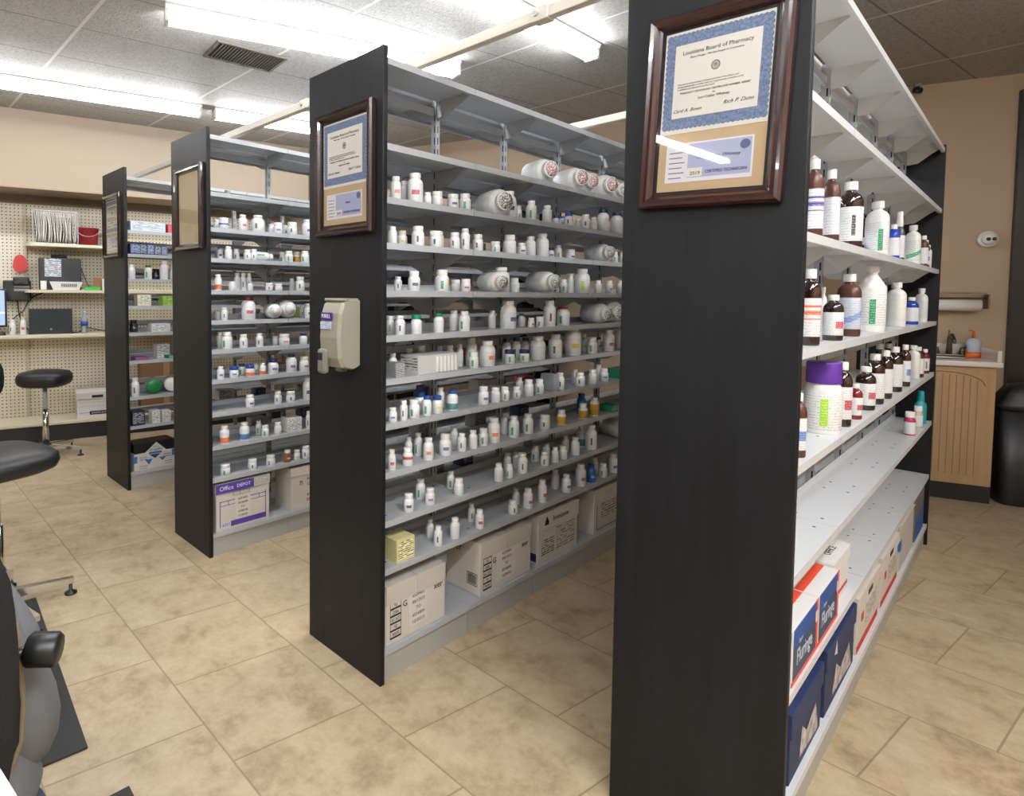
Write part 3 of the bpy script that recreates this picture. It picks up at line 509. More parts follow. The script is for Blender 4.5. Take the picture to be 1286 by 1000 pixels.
ITEMS = """
2 2|L 2.415 0.095 0.0421 0.132 w r;L 2.689 0.095 0.0421 0.124 w r;L 2.796 0.095 0.0402 0.114 w r;L 2.992 0.095 0.0449 0.123 w r;L 3.123 0.095 0.0369 0.109 w g;L 3.243 0.095 0.0378 0.102 w g;L 3.339 0.095 0.0353 0.094 w g
2 3|P 1.467 0.029 0.0206 0.085 w o;P 1.574 0.038 0.0305 0.113 w r;b 1.577 0.1 0.0186 0.093 w p;P 1.628 0.024 0.0154 0.046 w p;P 1.687 0.03 0.022 0.057 w p;P 1.78 0.031 0.0226 0.058 w n;P 1.855 0.033 0.0248 0.069 w g;L 2.07 0.095 0.0436 0.121 w k;P 2.16 0.04 0.0323 0.118 w n;b 2.161 0.1 0.0164 0.088 w n;b 2.312 0.1 0.017 0.076 w m;P 2.319 0.032 0.0243 0.093 w g;P 2.448 0.031 0.0231 0.085 w p;b 2.63 0.1 0.0184 0.061 b p;P 2.637 0.03 0.0221 0.068 b k;b 2.689 0.1 0.0166 0.062 b g;P 2.799 0.031 0.023 0.075 w k;b 2.843 0.1 0.0193 0.06 w p;P 2.873 0.027 0.019 0.068 w p;P 2.997 0.041 0.0327 0.122 n p;P 3.151 0.042 0.0338 0.122 n p
2 4|P 1.45 0.026 0.0176 0.064 w p;b 1.565 0.1 0.0202 0.062 c y;P 1.587 0.033 0.0245 0.077 w k;P 1.684 0.033 0.0253 0.066 w k;b 1.78 0.1 0.0149 0.076 w p;P 1.791 0.029 0.0211 0.068 w m;P 1.853 0.028 0.0198 0.089 w k;P 1.937 0.03 0.022 0.071 w m;P 2.053 0.029 0.021 0.049 w g;P 2.166 0.037 0.0288 0.086 w p;P 2.244 0.028 0.0202 0.055 w n;P 2.318 0.032 0.0243 0.09 w p;P 2.424 0.039 0.0307 0.111 w p;b 2.585 0.1 0.0203 0.057 n n;b 2.657 0.1 0.0186 0.074 w g;b 2.771 0.1 0.0253 0.059 w n;L 2.99 0.095 0.0361 0.088 w g;P 3.057 0.06 0.0222 0.067 w g;P 3.11 0.026 0.0178 0.062 w g;P 3.194 0.026 0.0182 0.064 w g
2 5|b 1.546 0.1 0.0155 0.056 w k;P 1.566 0.031 0.0229 0.076 w n;P 1.725 0.035 0.0272 0.086 w g;P 1.861 0.028 0.0199 0.053 w r;b 1.876 0.1 0.0205 0.051 w p;L 2.06 0.095 0.0316 0.079 w k;P 2.132 0.057 0.0378 0.112 w l;b 2.152 0.124 0.0294 0.103 w p;b 2.29 0.1 0.0227 0.068 w p;L 2.464 0.095 0.0376 0.095 w g;P 2.533 0.071 0.0219 0.068 w g;P 2.599 0.026 0.018 0.068 w g;b 2.634 0.1 0.0185 0.066 w g;b 2.777 0.1 0.0212 0.102 w p;P 2.806 0.046 0.038 0.127 w l;P 2.938 0.028 0.0194 0.069 w p;P 3.06 0.028 0.0199 0.071 w bl;P 3.188 0.029 0.0205 0.073 w p
2 6|P 1.491 0.028 0.0195 0.072 w k;b 1.506 0.1 0.0154 0.068 w l;P 1.579 0.03 0.0215 0.074 g p;P 1.702 0.029 0.0207 0.076 g p;P 1.858 0.031 0.0233 0.083 w g;b 1.868 0.1 0.0205 0.085 w p;J 1.982 0.041 0.0328 0.104 w r;b 2.126 0.1 0.0164 0.08 w p;P 2.172 0.044 0.0364 0.124 w n;P 2.321 0.023 0.015 0.045 w r;b 2.351 0.1 0.0173 0.062 t p;P 2.398 0.027 0.0191 0.05 w g;P 2.494 0.037 0.0294 0.126 w k;P 2.62 0.04 0.0323 0.097 r g;L 2.979 0.095 0.0392 0.098 w g;L 3.119 0.095 0.0434 0.109 w k;P 3.19 0.094 0.0208 0.102 w p;P 3.191 0.05 0.0183 0.087 w l
2 7|X 1.48 0.05 0.0226 0.054 gy .;b 1.525 0.106 0.0171 0.081 w k;b 1.637 0.13 0.0178 0.091 w p;M 1.686 0.06 0.1156 0.074 . .;b 1.71 0.136 0.0215 0.099 w g;b 1.814 0.13 0.0153 0.092 w p;b 1.846 0.1 0.017 0.095 w p;b 1.907 0.1 0.0155 0.097 w p;P 1.918 0.028 0.0204 0.068 w g;b 1.985 0.1 0.0247 0.12 w g;P 2.024 0.041 0.0333 0.109 w o;b 2.051 0.1 0.0179 0.079 w p;P 2.171 0.032 0.0236 0.062 n g;b 2.236 0.1 0.0207 0.105 n n;P 2.282 0.032 0.0243 0.056 n g;b 2.311 0.1 0.0211 0.107 n g;b 2.396 0.106 0.0215 0.102 n n;P 2.408 0.044 0.0368 0.112 w p;P 2.556 0.042 0.034 0.116 w k;P 2.73 0.049 0.0416 0.15 w y;P 2.9 0.036 0.028 0.086 w g;b 2.926 0.1 0.0176 0.097 w y;P 3.087 0.039 0.0314 0.117 w r;b 3.09 0.1 0.0159 0.073 r r;b 3.323 0.1 0.0215 0.105 w p
2 8|P 1.455 0.024 0.0163 0.053 w bl;P 1.51 0.023 0.0151 0.073 w k;P 1.57 0.03 0.0216 0.068 w g;P 1.637 0.027 0.0189 0.075 b g;b 1.668 0.1 0.0228 0.078 b p;P 1.698 0.029 0.0208 0.07 b y;P 1.789 0.031 0.023 0.082 b t;b 1.79 0.1 0.0168 0.087 w p;P 1.988 0.031 0.0226 0.077 w u;P 2.069 0.029 0.0213 0.064 w p;P 2.135 0.028 0.0199 0.061 w g;P 2.223 0.027 0.0184 0.052 w g;P 2.322 0.031 0.0227 0.076 w p;b 2.341 0.1 0.0174 0.077 w p;P 2.405 0.029 0.0212 0.069 w g;X 2.524 0.05 0.0219 0.084 gy .;P 2.586 0.03 0.0222 0.085 w k;P 2.78 0.033 0.0252 0.071 w k;b 2.843 0.1 0.0173 0.074 w p;P 2.904 0.03 0.0216 0.074 w p;P 3.029 0.032 0.0244 0.071 w bl;b 3.088 0.1 0.0228 0.082 w p;X 3.197 0.05 0.0207 0.055 gr .
2 9|P 1.451 0.023 0.0149 0.075 w r;P 1.537 0.028 0.0199 0.067 w RB;b 1.608 0.1 0.0144 0.083 w p;P 1.65 0.029 0.0206 0.086 w o;b 1.661 0.1 0.0163 0.091 w g;P 1.751 0.033 0.0245 0.085 w u;P 1.846 0.027 0.0184 0.074 w k;b 1.877 0.1 0.0173 0.083 w p;P 1.918 0.027 0.0188 0.075 w p;P 1.989 0.029 0.0209 0.073 w g;P 2.07 0.036 0.0285 0.107 w o;P 2.211 0.032 0.024 0.096 w g;b 2.227 0.1 0.017 0.098 w p;P 2.324 0.033 0.0247 0.091 w g;P 2.464 0.034 0.0255 0.067 w k;P 2.608 0.03 0.0223 0.073 w Y;P 2.816 0.031 0.0233 0.081 w Y;b 2.915 0.1 0.0242 0.115 b BL;P 2.936 0.034 0.0262 0.1 w Y;X 3.123 0.05 0.041 0.036 gr .
2 10|P 1.543 0.028 0.02 0.068 w n;P 1.66 0.027 0.0191 0.064 w u;b 1.677 0.1 0.0197 0.079 w g;P 1.831 0.028 0.0201 0.067 w p;b 1.859 0.1 0.0172 0.076 w g;P 2.098 0.028 0.0198 0.079 w p;P 2.175 0.025 0.0165 0.062 w g;b 2.256 0.1 0.0172 0.084 w p;P 2.284 0.033 0.0245 0.091 w k;b 2.325 0.1 0.0174 0.077 w p;P 2.464 0.03 0.0216 0.067 w g;b 2.484 0.1 0.0201 0.08 w g;P 2.549 0.026 0.0181 0.076 w p;b 2.582 0.1 0.0185 0.074 w p;P 2.626 0.028 0.0204 0.069 w p;P 2.744 0.031 0.0231 0.092 w p;b 2.762 0.1 0.0193 0.086 w p;P 2.918 0.038 0.0306 0.131 w k;b 2.923 0.1 0.0266 0.124 w t;L 3.252 0.095 0.0386 0.095 w p
2 11|X 1.515 0.05 0.0479 0.087 yl .;P 1.707 0.026 0.0178 0.078 w k;b 1.735 0.1 0.0151 0.077 w p;P 1.81 0.028 0.0201 0.084 w p;P 1.968 0.027 0.0191 0.08 w r;b 1.999 0.1 0.0161 0.082 w k;P 2.212 0.03 0.0222 0.063 w k;b 2.329 0.1 0.0175 0.078 w p;P 2.331 0.031 0.023 0.092 w r;P 2.449 0.03 0.0216 0.11 w r;P 2.666 0.031 0.0228 0.091 w u;b 2.669 0.1 0.021 0.101 w p;P 2.814 0.036 0.0278 0.115 w r;P 2.914 0.032 0.024 0.092 b BL;P 3.041 0.03 0.0224 0.076 w g;b 3.067 0.1 0.0228 0.091 w p;P 3.168 0.036 0.0276 0.106 w u
3 3|b 1.482 0.1 0.0177 0.057 w p;P 1.493 0.034 0.0262 0.061 w BN;P 1.605 0.033 0.0246 0.089 w r;P 1.705 0.044 0.0366 0.096 w k;b 1.825 0.1 0.0213 0.062 w p;P 1.829 0.034 0.0257 0.065 w u;b 1.922 0.1 0.0217 0.063 w k;P 1.928 0.037 0.0286 0.076 w k;P 2.036 0.04 0.0317 0.102 w n
3 4|b 1.5 0.1 0.0178 0.071 b n;P 1.516 0.028 0.0198 0.07 w p;b 1.6 0.1 0.0182 0.064 w k;P 1.631 0.028 0.0203 0.059 w k;P 1.674 0.034 0.0204 0.064 w k;S 1.741 0.036 0.0276 0.12 w g;b 1.9 0.1 0.0193 0.063 w g;P 1.902 0.032 0.0238 0.067 w g;b 2.001 0.1 0.027 0.069 c Y;P 2.014 0.032 0.0243 0.073 w g;P 2.069 0.028 0.0196 0.064 w p
3 5|P 1.455 0.028 0.0196 0.087 w O;P 1.539 0.028 0.0199 0.049 w p;b 1.604 0.1 0.0182 0.1 w p;P 1.643 0.024 0.0158 0.041 w p;b 1.643 0.1 0.0184 0.101 w k;b 1.681 0.106 0.0162 0.102 w k;P 1.767 0.029 0.0209 0.046 w k;P 1.83 0.029 0.0212 0.042 w p;b 1.966 0.1 0.0196 0.078 w p;P 1.981 0.035 0.0266 0.087 w k
3 6|b 1.488 0.1 0.0178 0.045 w p;P 1.489 0.026 0.0176 0.07 w k;P 1.644 0.047 0.0387 0.128 r r;L 1.788 0.095 0.0322 0.071 w p;L 1.88 0.095 0.0394 0.087 w p;X 1.963 0.122 0.0418 0.069 lm .;b 2.035 0.1 0.0199 0.07 w k;P 2.044 0.035 0.027 0.089 w n
3 7|b 1.5 0.1 0.0202 0.09 w p;P 1.508 0.037 0.0287 0.093 w g;P 1.605 0.031 0.0226 0.077 w k;P 1.704 0.029 0.0207 0.078 w k;b 1.849 0.1 0.0192 0.053 w p;P 1.873 0.039 0.031 0.067 w o;P 2.002 0.032 0.0244 0.068 n p
3 8|P 1.465 0.028 0.0198 0.07 w u;P 1.547 0.033 0.0246 0.063 b bl;b 1.63 0.1 0.0207 0.065 b g;P 1.645 0.033 0.025 0.064 b O;b 1.722 0.1 0.0165 0.061 c o;P 1.722 0.027 0.0185 0.069 w O;P 1.797 0.039 0.0306 0.089 n u;P 1.922 0.039 0.0313 0.106 n u;P 2.011 0.037 0.0294 0.088 w r
3 9|P 1.644 0.033 0.0251 0.073 w n;P 1.823 0.029 0.0213 0.071 w k;P 1.913 0.035 0.0265 0.063 w k;P 2.042 0.04 0.0321 0.138 w n
3 10|P 1.489 0.035 0.0266 0.098 w O;P 1.609 0.035 0.0273 0.1 w BB;b 1.735 0.1 0.0189 0.08 w g;P 1.738 0.029 0.021 0.065 w g;P 1.822 0.029 0.0213 0.071 w p;X 1.906 0.05 0.029 0.087 wh .;X 1.96 0.056 0.022 0.083 wh .;P 2.039 0.028 0.0198 0.109 w k
3 11|P 1.492 0.035 0.0268 0.062 w g;P 1.657 0.033 0.0253 0.06 w k;P 1.776 0.034 0.0259 0.061 w g;P 1.887 0.03 0.0216 0.072 w AM;P 1.953 0.028 0.0195 0.059 w y;P 2.019 0.033 0.0247 0.074 w k
4 2|X 1.598 0.05 0.1294 0.071 wb .;X 1.773 0.05 0.0333 0.067 rd .
4 3|X 1.506 0.05 0.0378 0.076 nv .;X 1.572 0.08 0.0266 0.083 bk .;X 1.628 0.092 0.0268 0.084 nv .;X 1.685 0.104 0.0271 0.078 bk .;X 1.734 0.11 0.0213 0.079 nv .
4 4|P 1.482 0.034 0.0261 0.104 w p;P 1.6 0.035 0.0265 0.106 g g;b 1.681 0.1 0.0271 0.084 k K;P 1.717 0.038 0.03 0.144 w p;b 1.801 0.1 0.0246 0.111 w p
4 5|X 1.563 0.05 0.0501 0.083 wy .;X 1.749 0.05 0.0545 0.073 lm .
4 6|b 1.515 0.1 0.0266 0.089 k K;X 1.681 0.05 0.0722 0.06 wh .
4 7|X 1.54 0.05 0.0501 0.024 pu .;X 1.728 0.134 0.0492 0.105 wh .;X 1.757 0.05 0.0274 0.024 gr .
4 8|P 1.499 0.037 0.0293 0.135 w k;G 1.669 0.08 0.0606 0.133 . .;W 1.802 0.08 0.0494 0.124 . .
4 9|X 1.511 0.05 0.0472 0.106 bk .;X 1.638 0.05 0.0301 0.096 wh .;X 1.715 0.05 0.0335 0.085 wh .
1 3|R 1.923 0.031 0.023 0.215 w a;O 2.15 0.039 0.0313 0.221 w a2;D 2.447 0.044 0.0363 0.226 w k;V 3.03 0.059 0.0534 0.227 w g;U 3.218 0.03 0.022 0.149 w .;C 3.397 0.035 0.0267 0.221 w .;V 3.935 0.049 0.0427 0.208 w gt;R 4.145 0.027 0.0191 0.17 w p;R 4.224 0.026 0.0172 0.151 w bl;V 4.351 0.028 0.0199 0.133 w p
1 4|D 1.94 0.035 0.0268 0.212 w o;D 2.221 0.035 0.0273 0.142 w r;b 2.397 0.1 0.0136 0.168 w n;O 2.527 0.052 0.0461 0.215 w a3;K 2.941 0.055 0.0491 0.257 w g;V 3.558 0.056 0.0506 0.206 w s;b 3.636 0.112 0.0213 0.178 w p;U 3.887 0.036 0.0282 0.137 w .;V 4.321 0.045 0.0378 0.187 w p
1 5|R 1.841 0.03 0.0215 0.172 w bl;N 2.24 0.057 0.051 0.225 . .;D 2.397 0.036 0.0281 0.214 w r;c 2.572 0.029 0.0212 0.124 w r;D 2.817 0.04 0.0322 0.165 w r;D 3.004 0.042 0.034 0.201 w p;D 3.194 0.035 0.0273 0.205 w p;D 3.462 0.039 0.0311 0.205 w p;E 3.636 0.12 0.0273 0.203 w p;D 3.705 0.031 0.0233 0.202 w bl;E 3.903 0.12 0.027 0.191 w p;V 4.121 0.046 0.0384 0.175 w s;R 4.195 0.034 0.026 0.164 w p;c 4.436 0.029 0.0205 0.137 w m
1 6|c2 3.988 0.033 0.025 0.121 w .;c3 4.257 0.03 0.022 0.119 w .;Q 4.399 0.035 0.0272 0.186 . .
"""

tray = None
for line in ITEMS.strip().split('\n'):
    key, rest = line.split('|'); g, s = map(int, key.split()); z = ZL[g][s-1]; nf = nb = 0
    rn = RACKN[g]; group = 'items on the %s shelf of the %s' % (ORD[s], rn)
    for it in rest.split(';'):
        k, y, d, r, h, c, l = it.split(); y, d, r, h = map(float, (y, d, r, h)); x = XF[g]-d
        back = k in 'bEFf' and not (g == 1 and k == 'b' and False)
        if back: nb += 1; row = '%s in back row' % ORD[nb]
        else: nf += 1; row = '%s in front row' % ORD[nf]
        where = ', %s shelf of %s, %s' % (ORD[s], rn, row)
        if g == 1: g1item(k, x, y, z, r, h, c, l, where, group); continue
        if k in 'Pb':
            q = h/r; kind = 'jar' if q < 2.7 else 'pill' if q < 3.5 else 'tall'
            if r > .031 and q >= 2.6: kind = 'big'
            bm_ = PIL
            if l == 'BL': bm_ = mat('blue_plastic', (40, 110, 170), .35)
            if l == 'AM': bm_ = mat('amber_plastic', (150, 78, 40), .3)
            if l == 'Y' or l == 'K': bm_ = PIL if l == 'Y' else BLKPL
            hue = 'white ' if l not in ('BL', 'AM', 'K') else ''
            size = 'tall ' if h > .105 else 'small ' if h < .06 else ''
            rz = -.75+rnd.uniform(-.3, .3)
            if g == 3: rz = -.55+rnd.uniform(-.25, .25)
            if g == 4: rz = -.4
            bottle(kind, (x, y, z), r, h, rz, bm_, CAPM[c], LAB[l], 'pill_bottle', '%s%s%s %spill bottle%s' % (size, CDESC[c], LDESC[l], hue, where), 'bottle', group)
        elif k == 'L':
            R = max(r*1.38, .028); H = min(.17, R*3.3); rz = rnd.uniform(-.10, .02)-.28
            o = bottle('big', (XF[g]+.012-H*math.cos(rz), y-H*math.sin(rz)*1.0, z+R+.0005), R, H, 0, WPL, CAPM['w'], LAB['p'], 'pill_bottle', 'big white bottle lying down, cap outward'+where, 'bottle', group, rot=(0, PI/2, rz))
            dd = link('cap_print', discme, o); om(dd, RINGP[l]); 
        elif k == 'S':
            o = bottle('big', (x-.02, y-.06, z+.0265), .026, .12, 0, WPL, CAPM['w'], LAB[l], 'pill_bottle', 'white bottle lying lengthwise'+where, 'bottle', group, rot=(-PI/2, 0, 0))
        elif k == 'X':
            carton((x, y, z), .04 if h > .03 else .05, r*.96, h, c, '%s carton%s' % (CDN[c], where), group)
        elif k == 'M':
            t = tag(link('vial_carton', boxme('vial_carton', (-.055, .05, -r*.98, r*.98, 0, h), mat('pale_carton', (196, 198, 196), .6), .001), None, (x, y, z)), 'open white carton of upright vials'+where, 'carton', group)
            for i in range(6):
                yy = -.02+i*(r*.98+.015)/6.0
                box('vial', (.05, .058, yy, yy+.013, .004, h*.9), WHITEP, t, bev=.003)
            box('printed_side', (-.05, .045, -r*.98-.0008, -r*.98, .01, h-.01), print_mat('carton_lines', (200, 202, 200), (80, 80, 84), 3, 5, .45), t)
        elif k in 'GW':
            nm = 'green-lidded clear jar lying on its side' if k == 'G' else 'white-lidded jar lying on its side'
            o = tag(link('storage_jar', BS['jar'][0], None, (x-.09, y, z+.058), (0, PI/2, -.25), (.056, .056, .13)), nm+where, 'jar', group); om(o, mat('clear_jar', (170, 168, 150), .25))
            q = link('jar_lid', BS['jar'][1], o); om(q, mat('green_lid', (20, 120, 60), .4) if k == 'G' else CAPM['w'])

# bottles and cartons on the far side of two racks, glimpsed between the shelves
for g, xb in ((2, -2.05), (3, -3.5)):
    for si, z in enumerate(ZB[1:10]):
        n = 4; used = []
        for i in range(n):
            y = 1.48+i*.36+rnd.uniform(0, .2)
            where = ', far side of %s, %s shelf, %s along' % (RACKN[g], ORD[si+2], ORD[i+1]); gp = 'items on the far side of the %s' % RACKN[g]
            u = rnd.random(); x = xb+rnd.uniform(.06, .10)
            if u < .55 and si < 6:
                r = rnd.uniform(.018, .026); h = r*rnd.uniform(2.8, 3.8); bottle('pill', (x, y, z), r, h, 2.2, PIL, CAPM['w'], LAB[rnd.choice('pgk')], 'pill_bottle', 'white pill bottle'+where, 'bottle', gp)
            else:
                key = rnd.choice(['wh', 'wh', 'gy', 'nv', 'rd']); h = rnd.uniform(.05, .10); carton((x, y, z), .035, rnd.uniform(.03, .05), h, key, CDN[key]+' carton'+where, gp)

# ================================================================ storage boxes on the bottom shelves
NAVY = mat('navy_cardboard', (24, 40, 76), .6); NAVYD = mat('navy_cardboard_lid', (27, 45, 86), .6); REDB = mat('red_print', (196, 46, 42), .6); VIOL = mat('violet_print', (78, 62, 150), .65)
def archbox(name, label, loc, dep, w, h, m, lidm, lidh=.07, cat='storage box', group=None, lid=True):
    """box on a shelf: face towards +X at x=0, runs back to -dep, along y 0..w"""
    o = tag(link(name, boxme(name, (-dep, 0, 0, w, 0, h-(.004 if lid else 0)), m, .003), None, loc), label, cat, group)
    if lid: box('lid', (-dep-.004, .005, -.005, w+.005, h-lidh, h), lidm, o, bev=.003)
    return o
PB = 'paper boxes on the bottom shelf of the dispenser rack'
def paperbox(y0, w, h, label, side):
    o = archbox('paper_box', label, (-1.632, y0, .1255), .2, w, h, CARD, CARDD, lid=False, group=PB)
    for a, b in ((.0, .485), (.495, 1)): box('top_flap', (-.2, .003, w*a+.002, w*b-.002, h, h+.004), CARDD, o); box('front_flap', (.0, .003, w*a+.002, w*b-.002, h-.07, h), CARDD, o)
    tb = boxes('printed_table', [(.0008, .0016, .022, .078, .02+i*.028, .0205+i*.028+.006) for i in range(6)]+[(.0008, .0016, .022, .0235, .02, .165), (.0008, .0016, .0765, .078, .02, .165)], INK, o)
    for i, s in enumerate(('8000', '92', '81.5/T', '20lb', '92')): text('printed_text', s, .017, INKG, o, (.0018, .05, .036+i*.028), FX)
    text('printed_text', 'G', .034, INK, o, (.0018, .098, .135), FX)
    box('paper_note', (.0, .0012, .12, w*.68, .03, .168), mat('note_paper', (212, 206, 198), .8), o)
    for i, s in enumerate(('6529401', '09/17/13', 'TO', '6534899', '12/30/13')): text('printed_text', s, .019, INKG, o, (.0018, (.12+w*.68)/2, .15-i*.026), FX)
    text('printed_text', 'xer', .036, INK, o, (.0018, w*.87, .148), FX)
    if side:
        text('printed_text', 'per', .05, INK, o, (-.14, -.0008, .19), FY)
        boxes('barcode_frame', [(-.075, -.015, -.0012, -.0004, .04, .043), (-.075, -.015, -.0012, -.0004, .092, .095), (-.075, -.0735, -.0012, -.0004, .04, .095), (-.0165, -.015, -.0012, -.0004, .04, .095)]+[(-.068+i*.004, -.0665+i*.004+.0006*(i % 2), -.0012, -.0004, .047, .088) for i in range(12)], INK, o)
    return o
paperbox(1.415, .322, .225, 'white copy paper box nearest the black panel, bottom shelf of dispenser rack', 0)
paperbox(1.958, .375, .235, 'white copy paper box with a barcode on its side, bottom shelf of dispenser rack', 1)
o = archbox('archive_box', 'white archive box with black triangle logo on the lid, bottom shelf of dispenser rack', (-1.64, 2.405, .1255), .19, .36, .245, CARD, CARD, .085, group=PB)
text('printed_text', '\u25b2', .035, INK, o, (.0065, .07, .205), FX); bm = bmesh.new(); bm.faces.new([bm.verts.new(p) for p in ((.0062, .045, .185), (.0062, .085, .185), (.0062, .065, .232))]); link('logo_triangle', finish(bm, 'logo_triangle', INK), o)
text('printed_text', 'Ironstone', .036, INK, o, (.0065, .19, .205), FX)
boxes('hand_slots', [(-.10, -.085, .08, .14, .2449, .2456), (-.10, -.085, .24, .30, .2449, .2456)], SLOT, o)
box('printed_form', (0, .001, .03, .14, .03, .11), print_mat('form_print', (200, 195, 184), (60, 58, 60), 5, 7, .45), o); box('printed_form', (0, .001, .16, .33, .03, .15), print_mat('form_print2', (198, 193, 182), (120, 116, 118), 5, 9, .47), o)
box('navy_corner', (-.10, -.01, -.001, 0, .01, .05), NAVY, o)
o = archbox('archive_box', 'white archive box with a thin violet frame line, bottom shelf of dispenser rack', (-1.64, 2.935, .1255), .19, .36, .25, CARD, CARD, .07, group=PB)
boxes('violet_frame_line', [(0, .001, .03, .034, .02, .16), (0, .001, .03, .34, .02, .024)], VIOL, o); box('printed_form', (0, .001, .08, .26, .07, .16), print_mat('form_print3', (202, 196, 186), (110, 106, 112), 6, 6, .45), o)
box('hand_hole', (0, .0062, .11, .20, .195, .225), CARDD, o, bev=.002)

GB = 'boxes on the bottom shelf of the blank certificate rack'
o = archbox('archive_box', 'white archive box with violet Office Depot lid band, bottom shelf of blank-certificate rack', (-3.068, 1.425, .1255), .19, .325, .265, CARD, CARD, .055, group=GB)
box('lid_band', (.005, .0064, -.004, .225, .212, .264), VIOL, o)
text('printed_text', 'Office', .034, WHITEP, o, (.0072, .058, .238), FX); text('printed_text', 'DEPOT', .027, WHITEP, o, (.0072, .162, .238), FX)
box('sticker', (.005, .0066, .232, .322, .222, .262), print_mat('sticker_print', (206, 202, 192), (140, 136, 132), 5, 6, .47), o)
boxes('violet_frame_line', [(0, .001, .02, .024, .02, .165), (0, .001, .30, .304, .04, .175), (0, .001, .02, .304, .161, .165), (0, .001, .02, .11, .138, .141), (0, .001, .21, .304, .138, .141), (0, .001, .07, .073, .138, .165), (0, .001, .26, .263, .138, .165)], VIOL, o)
box('violet_footer', (0, .0012, .085, .304, .015, .045), VIOL, o); box('size_tag', (0, .0014, .03, .085, .015, .045), mat('tag_pale', (206, 200, 206), .7), o); text('printed_text', '6321', .024, VIOL, o, (.002, .058, .03), FX)
box('paper_note', (0, .0014, .11, .205, .05, .175), mat('note_paper2', (214, 209, 198), .8), o)
for i, s in enumerate(('6477459', '09/24/09', 'TO', '6498758', '12/30/09')): text('printed_text', s, .017, INK, o, (.002, .158, .16-i*.024), FX)
boxes('hand_hole_outline', [(0, .001, .10, .20, .185, .187), (0, .001, .10, .20, .205, .207), (0, .001, .10, .102, .185, .207), (0, .001, .198, .20, .185, .207), (0, .001, .14, .142, .185, .207)], INKG, o)
o = archbox('archive_box', 'white archive box with a large black handwritten mark, bottom shelf of blank-certificate rack', (-3.068, 1.90, .1255), .19, .34, .262, CARD, CARD, .055, group=GB)
text('handwriting', 'n', .06, INK, o, (.001, .07, .165), FX, xs=.8)
for i, s in enumerate(('6446458', '12-30-08', 'TO', '6447150', '05-22-09')): text('handwriting', s, .028, INK, o, (.001, .16, .18-i*.033), FX)

DB = 'items on the bottom shelf of the farthest rack'
o = archbox('waste_carton', 'white waste carton printed with blue diamonds, bottom shelf of farthest rack', (-4.525, 1.475, .1255), .19, .30, .125, mat('carton_offwhite', (206, 200, 196), .7), CARD, lid=False, group=DB)
def tri(name, pts, m, par):
    bm = bmesh.new(); bm.faces.new([bm.verts.new(p) for p in pts]); return link(name, finish(bm, name, m), par)
DBL = mat('diamond_blue', (30, 112, 172), .6)
for yc, zc, w_, h_ in ((.105, .062, .028, .028), (.205, .068, .028, .018)): tri('blue_diamond', ((.0008, yc, zc-h_), (.0008, yc+w_, zc+h_*.5), (.0008, yc-w_, zc+h_*.5)), DBL, o)
tri('blue_diamond', ((.0008, .15, .075), (.0008, .19, .108), (.0008, .11, .108)), mat('diamond_dark', (54, 60, 84), .6), o)
box('blue_corner', (-.001, .0012, -.001, .022, .06, .11), DBL, o); box('blue_corner', (-.001, .0012, .275, .301, .075, .124), DBL, o); box('blue_band', (-.02, .0012, .105, .20, .112, .1256), DBL, o)
for yc, zc in ((.065, .095), (.24, .095), (.065, .03), (.25, .04)):
    for k, s in enumerate(('WHITING', 'CARTON')): text('printed_text', s, .013, INK, o, (.0012, yc, zc-k*.017), FX)
o = tag(link('black_tray', boxme('black_tray', (-.17, 0, 0, .30, 0, .075), BLKPL, .006), None, (-4.53, 1.477, .2518)), 'black tray with a white triangle sign, atop the blue-diamond carton, farthest rack', 'tray', DB)
tri('triangle_sign', ((.0012, .075, -.0), (.0012, .235, -.0), (.0012, .16, .07)), CARD, o); text('printed_text', 'DrugsRx', .026, INK, o, (.002, .157, .016), FX); text('printed_text', 'authorized', .011, INKG, o, (.002, .157, .036), FX)

SB = 'boxes on the lowest raised shelf of the nearest rack'
ORB = mat('orange_red_print', (222, 74, 44), .5); SLAT = mat('slate_blue_print', (46, 66, 96), .5); PBLUE = mat('strong_blue_print', (22, 74, 148), .5); BOXW = mat('box_white', (222, 220, 218), .6)
for y0, w_, lb in ((1.765, .262, 'blue, slate and orange flu syringe box, nearer of the two, beside the black panel'), (2.032, .255, 'blue, slate and orange flu syringe box, farther of the two')):
    o = tag(link('medicine_box', boxme('medicine_box', (-.155, 0, 0, w_, 0, .152), BOXW, .0015), None, (-.409, y0, .4205)), lb, 'box', SB)
    box('slate_face', (0, .001, .012, w_-.022, .012, .1), SLAT, o); box('blue_face', (0, .001, .012, w_-.022, .1, .150), PBLUE, o); box('orange_edge', (0, .0012, w_-.022, w_, 0, .152), ORB, o); box('orange_foot', (0, .0012, 0, w_-.022, 0, .012), ORB, o)
    box('orange_stripe', (-.065, -.04, .002, w_-.002, .152, .1528), ORB, o); box('white_sticker', (.0005, .0022, w_-.03, w_-.012, .09, .12), CARD, o)
    text('printed_text', 'Fluringe', .062, mat('pale_print', (190, 200, 212), .6), o, (.0016, w_*.46, .062), FX, xs=.8); text('printed_text', 'Super', .018, mat('pale_print2', (150, 165, 190), .6), o, (.0016, w_*.3, .104), FX)
o = archbox('archive_box', 'small white lidded box with navy end and red foot line, behind the flu syringe boxes', (-.43, 2.30, .4205), .13, .24, .158, BOXW, BOXW, .045, group=SB)
box('navy_end', (-.125, -.004, -.0012, 0, .002, .108), NAVY, o); box('end_sticker', (-.10, -.04, -.002, -.001, .03, .09), print_mat('end_sticker_print', (200, 204, 210), (150, 70, 80), 4, 6, .46), o); box('red_foot', (0, .001, .004, .236, .02, .032), REDB, o)
text('printed_text', 'OFFICE', .03, INK, o, (-.03, .12, .1585), (0, 0, PI/2))
LB = 'boxes on the bottom shelf of the nearest rack'
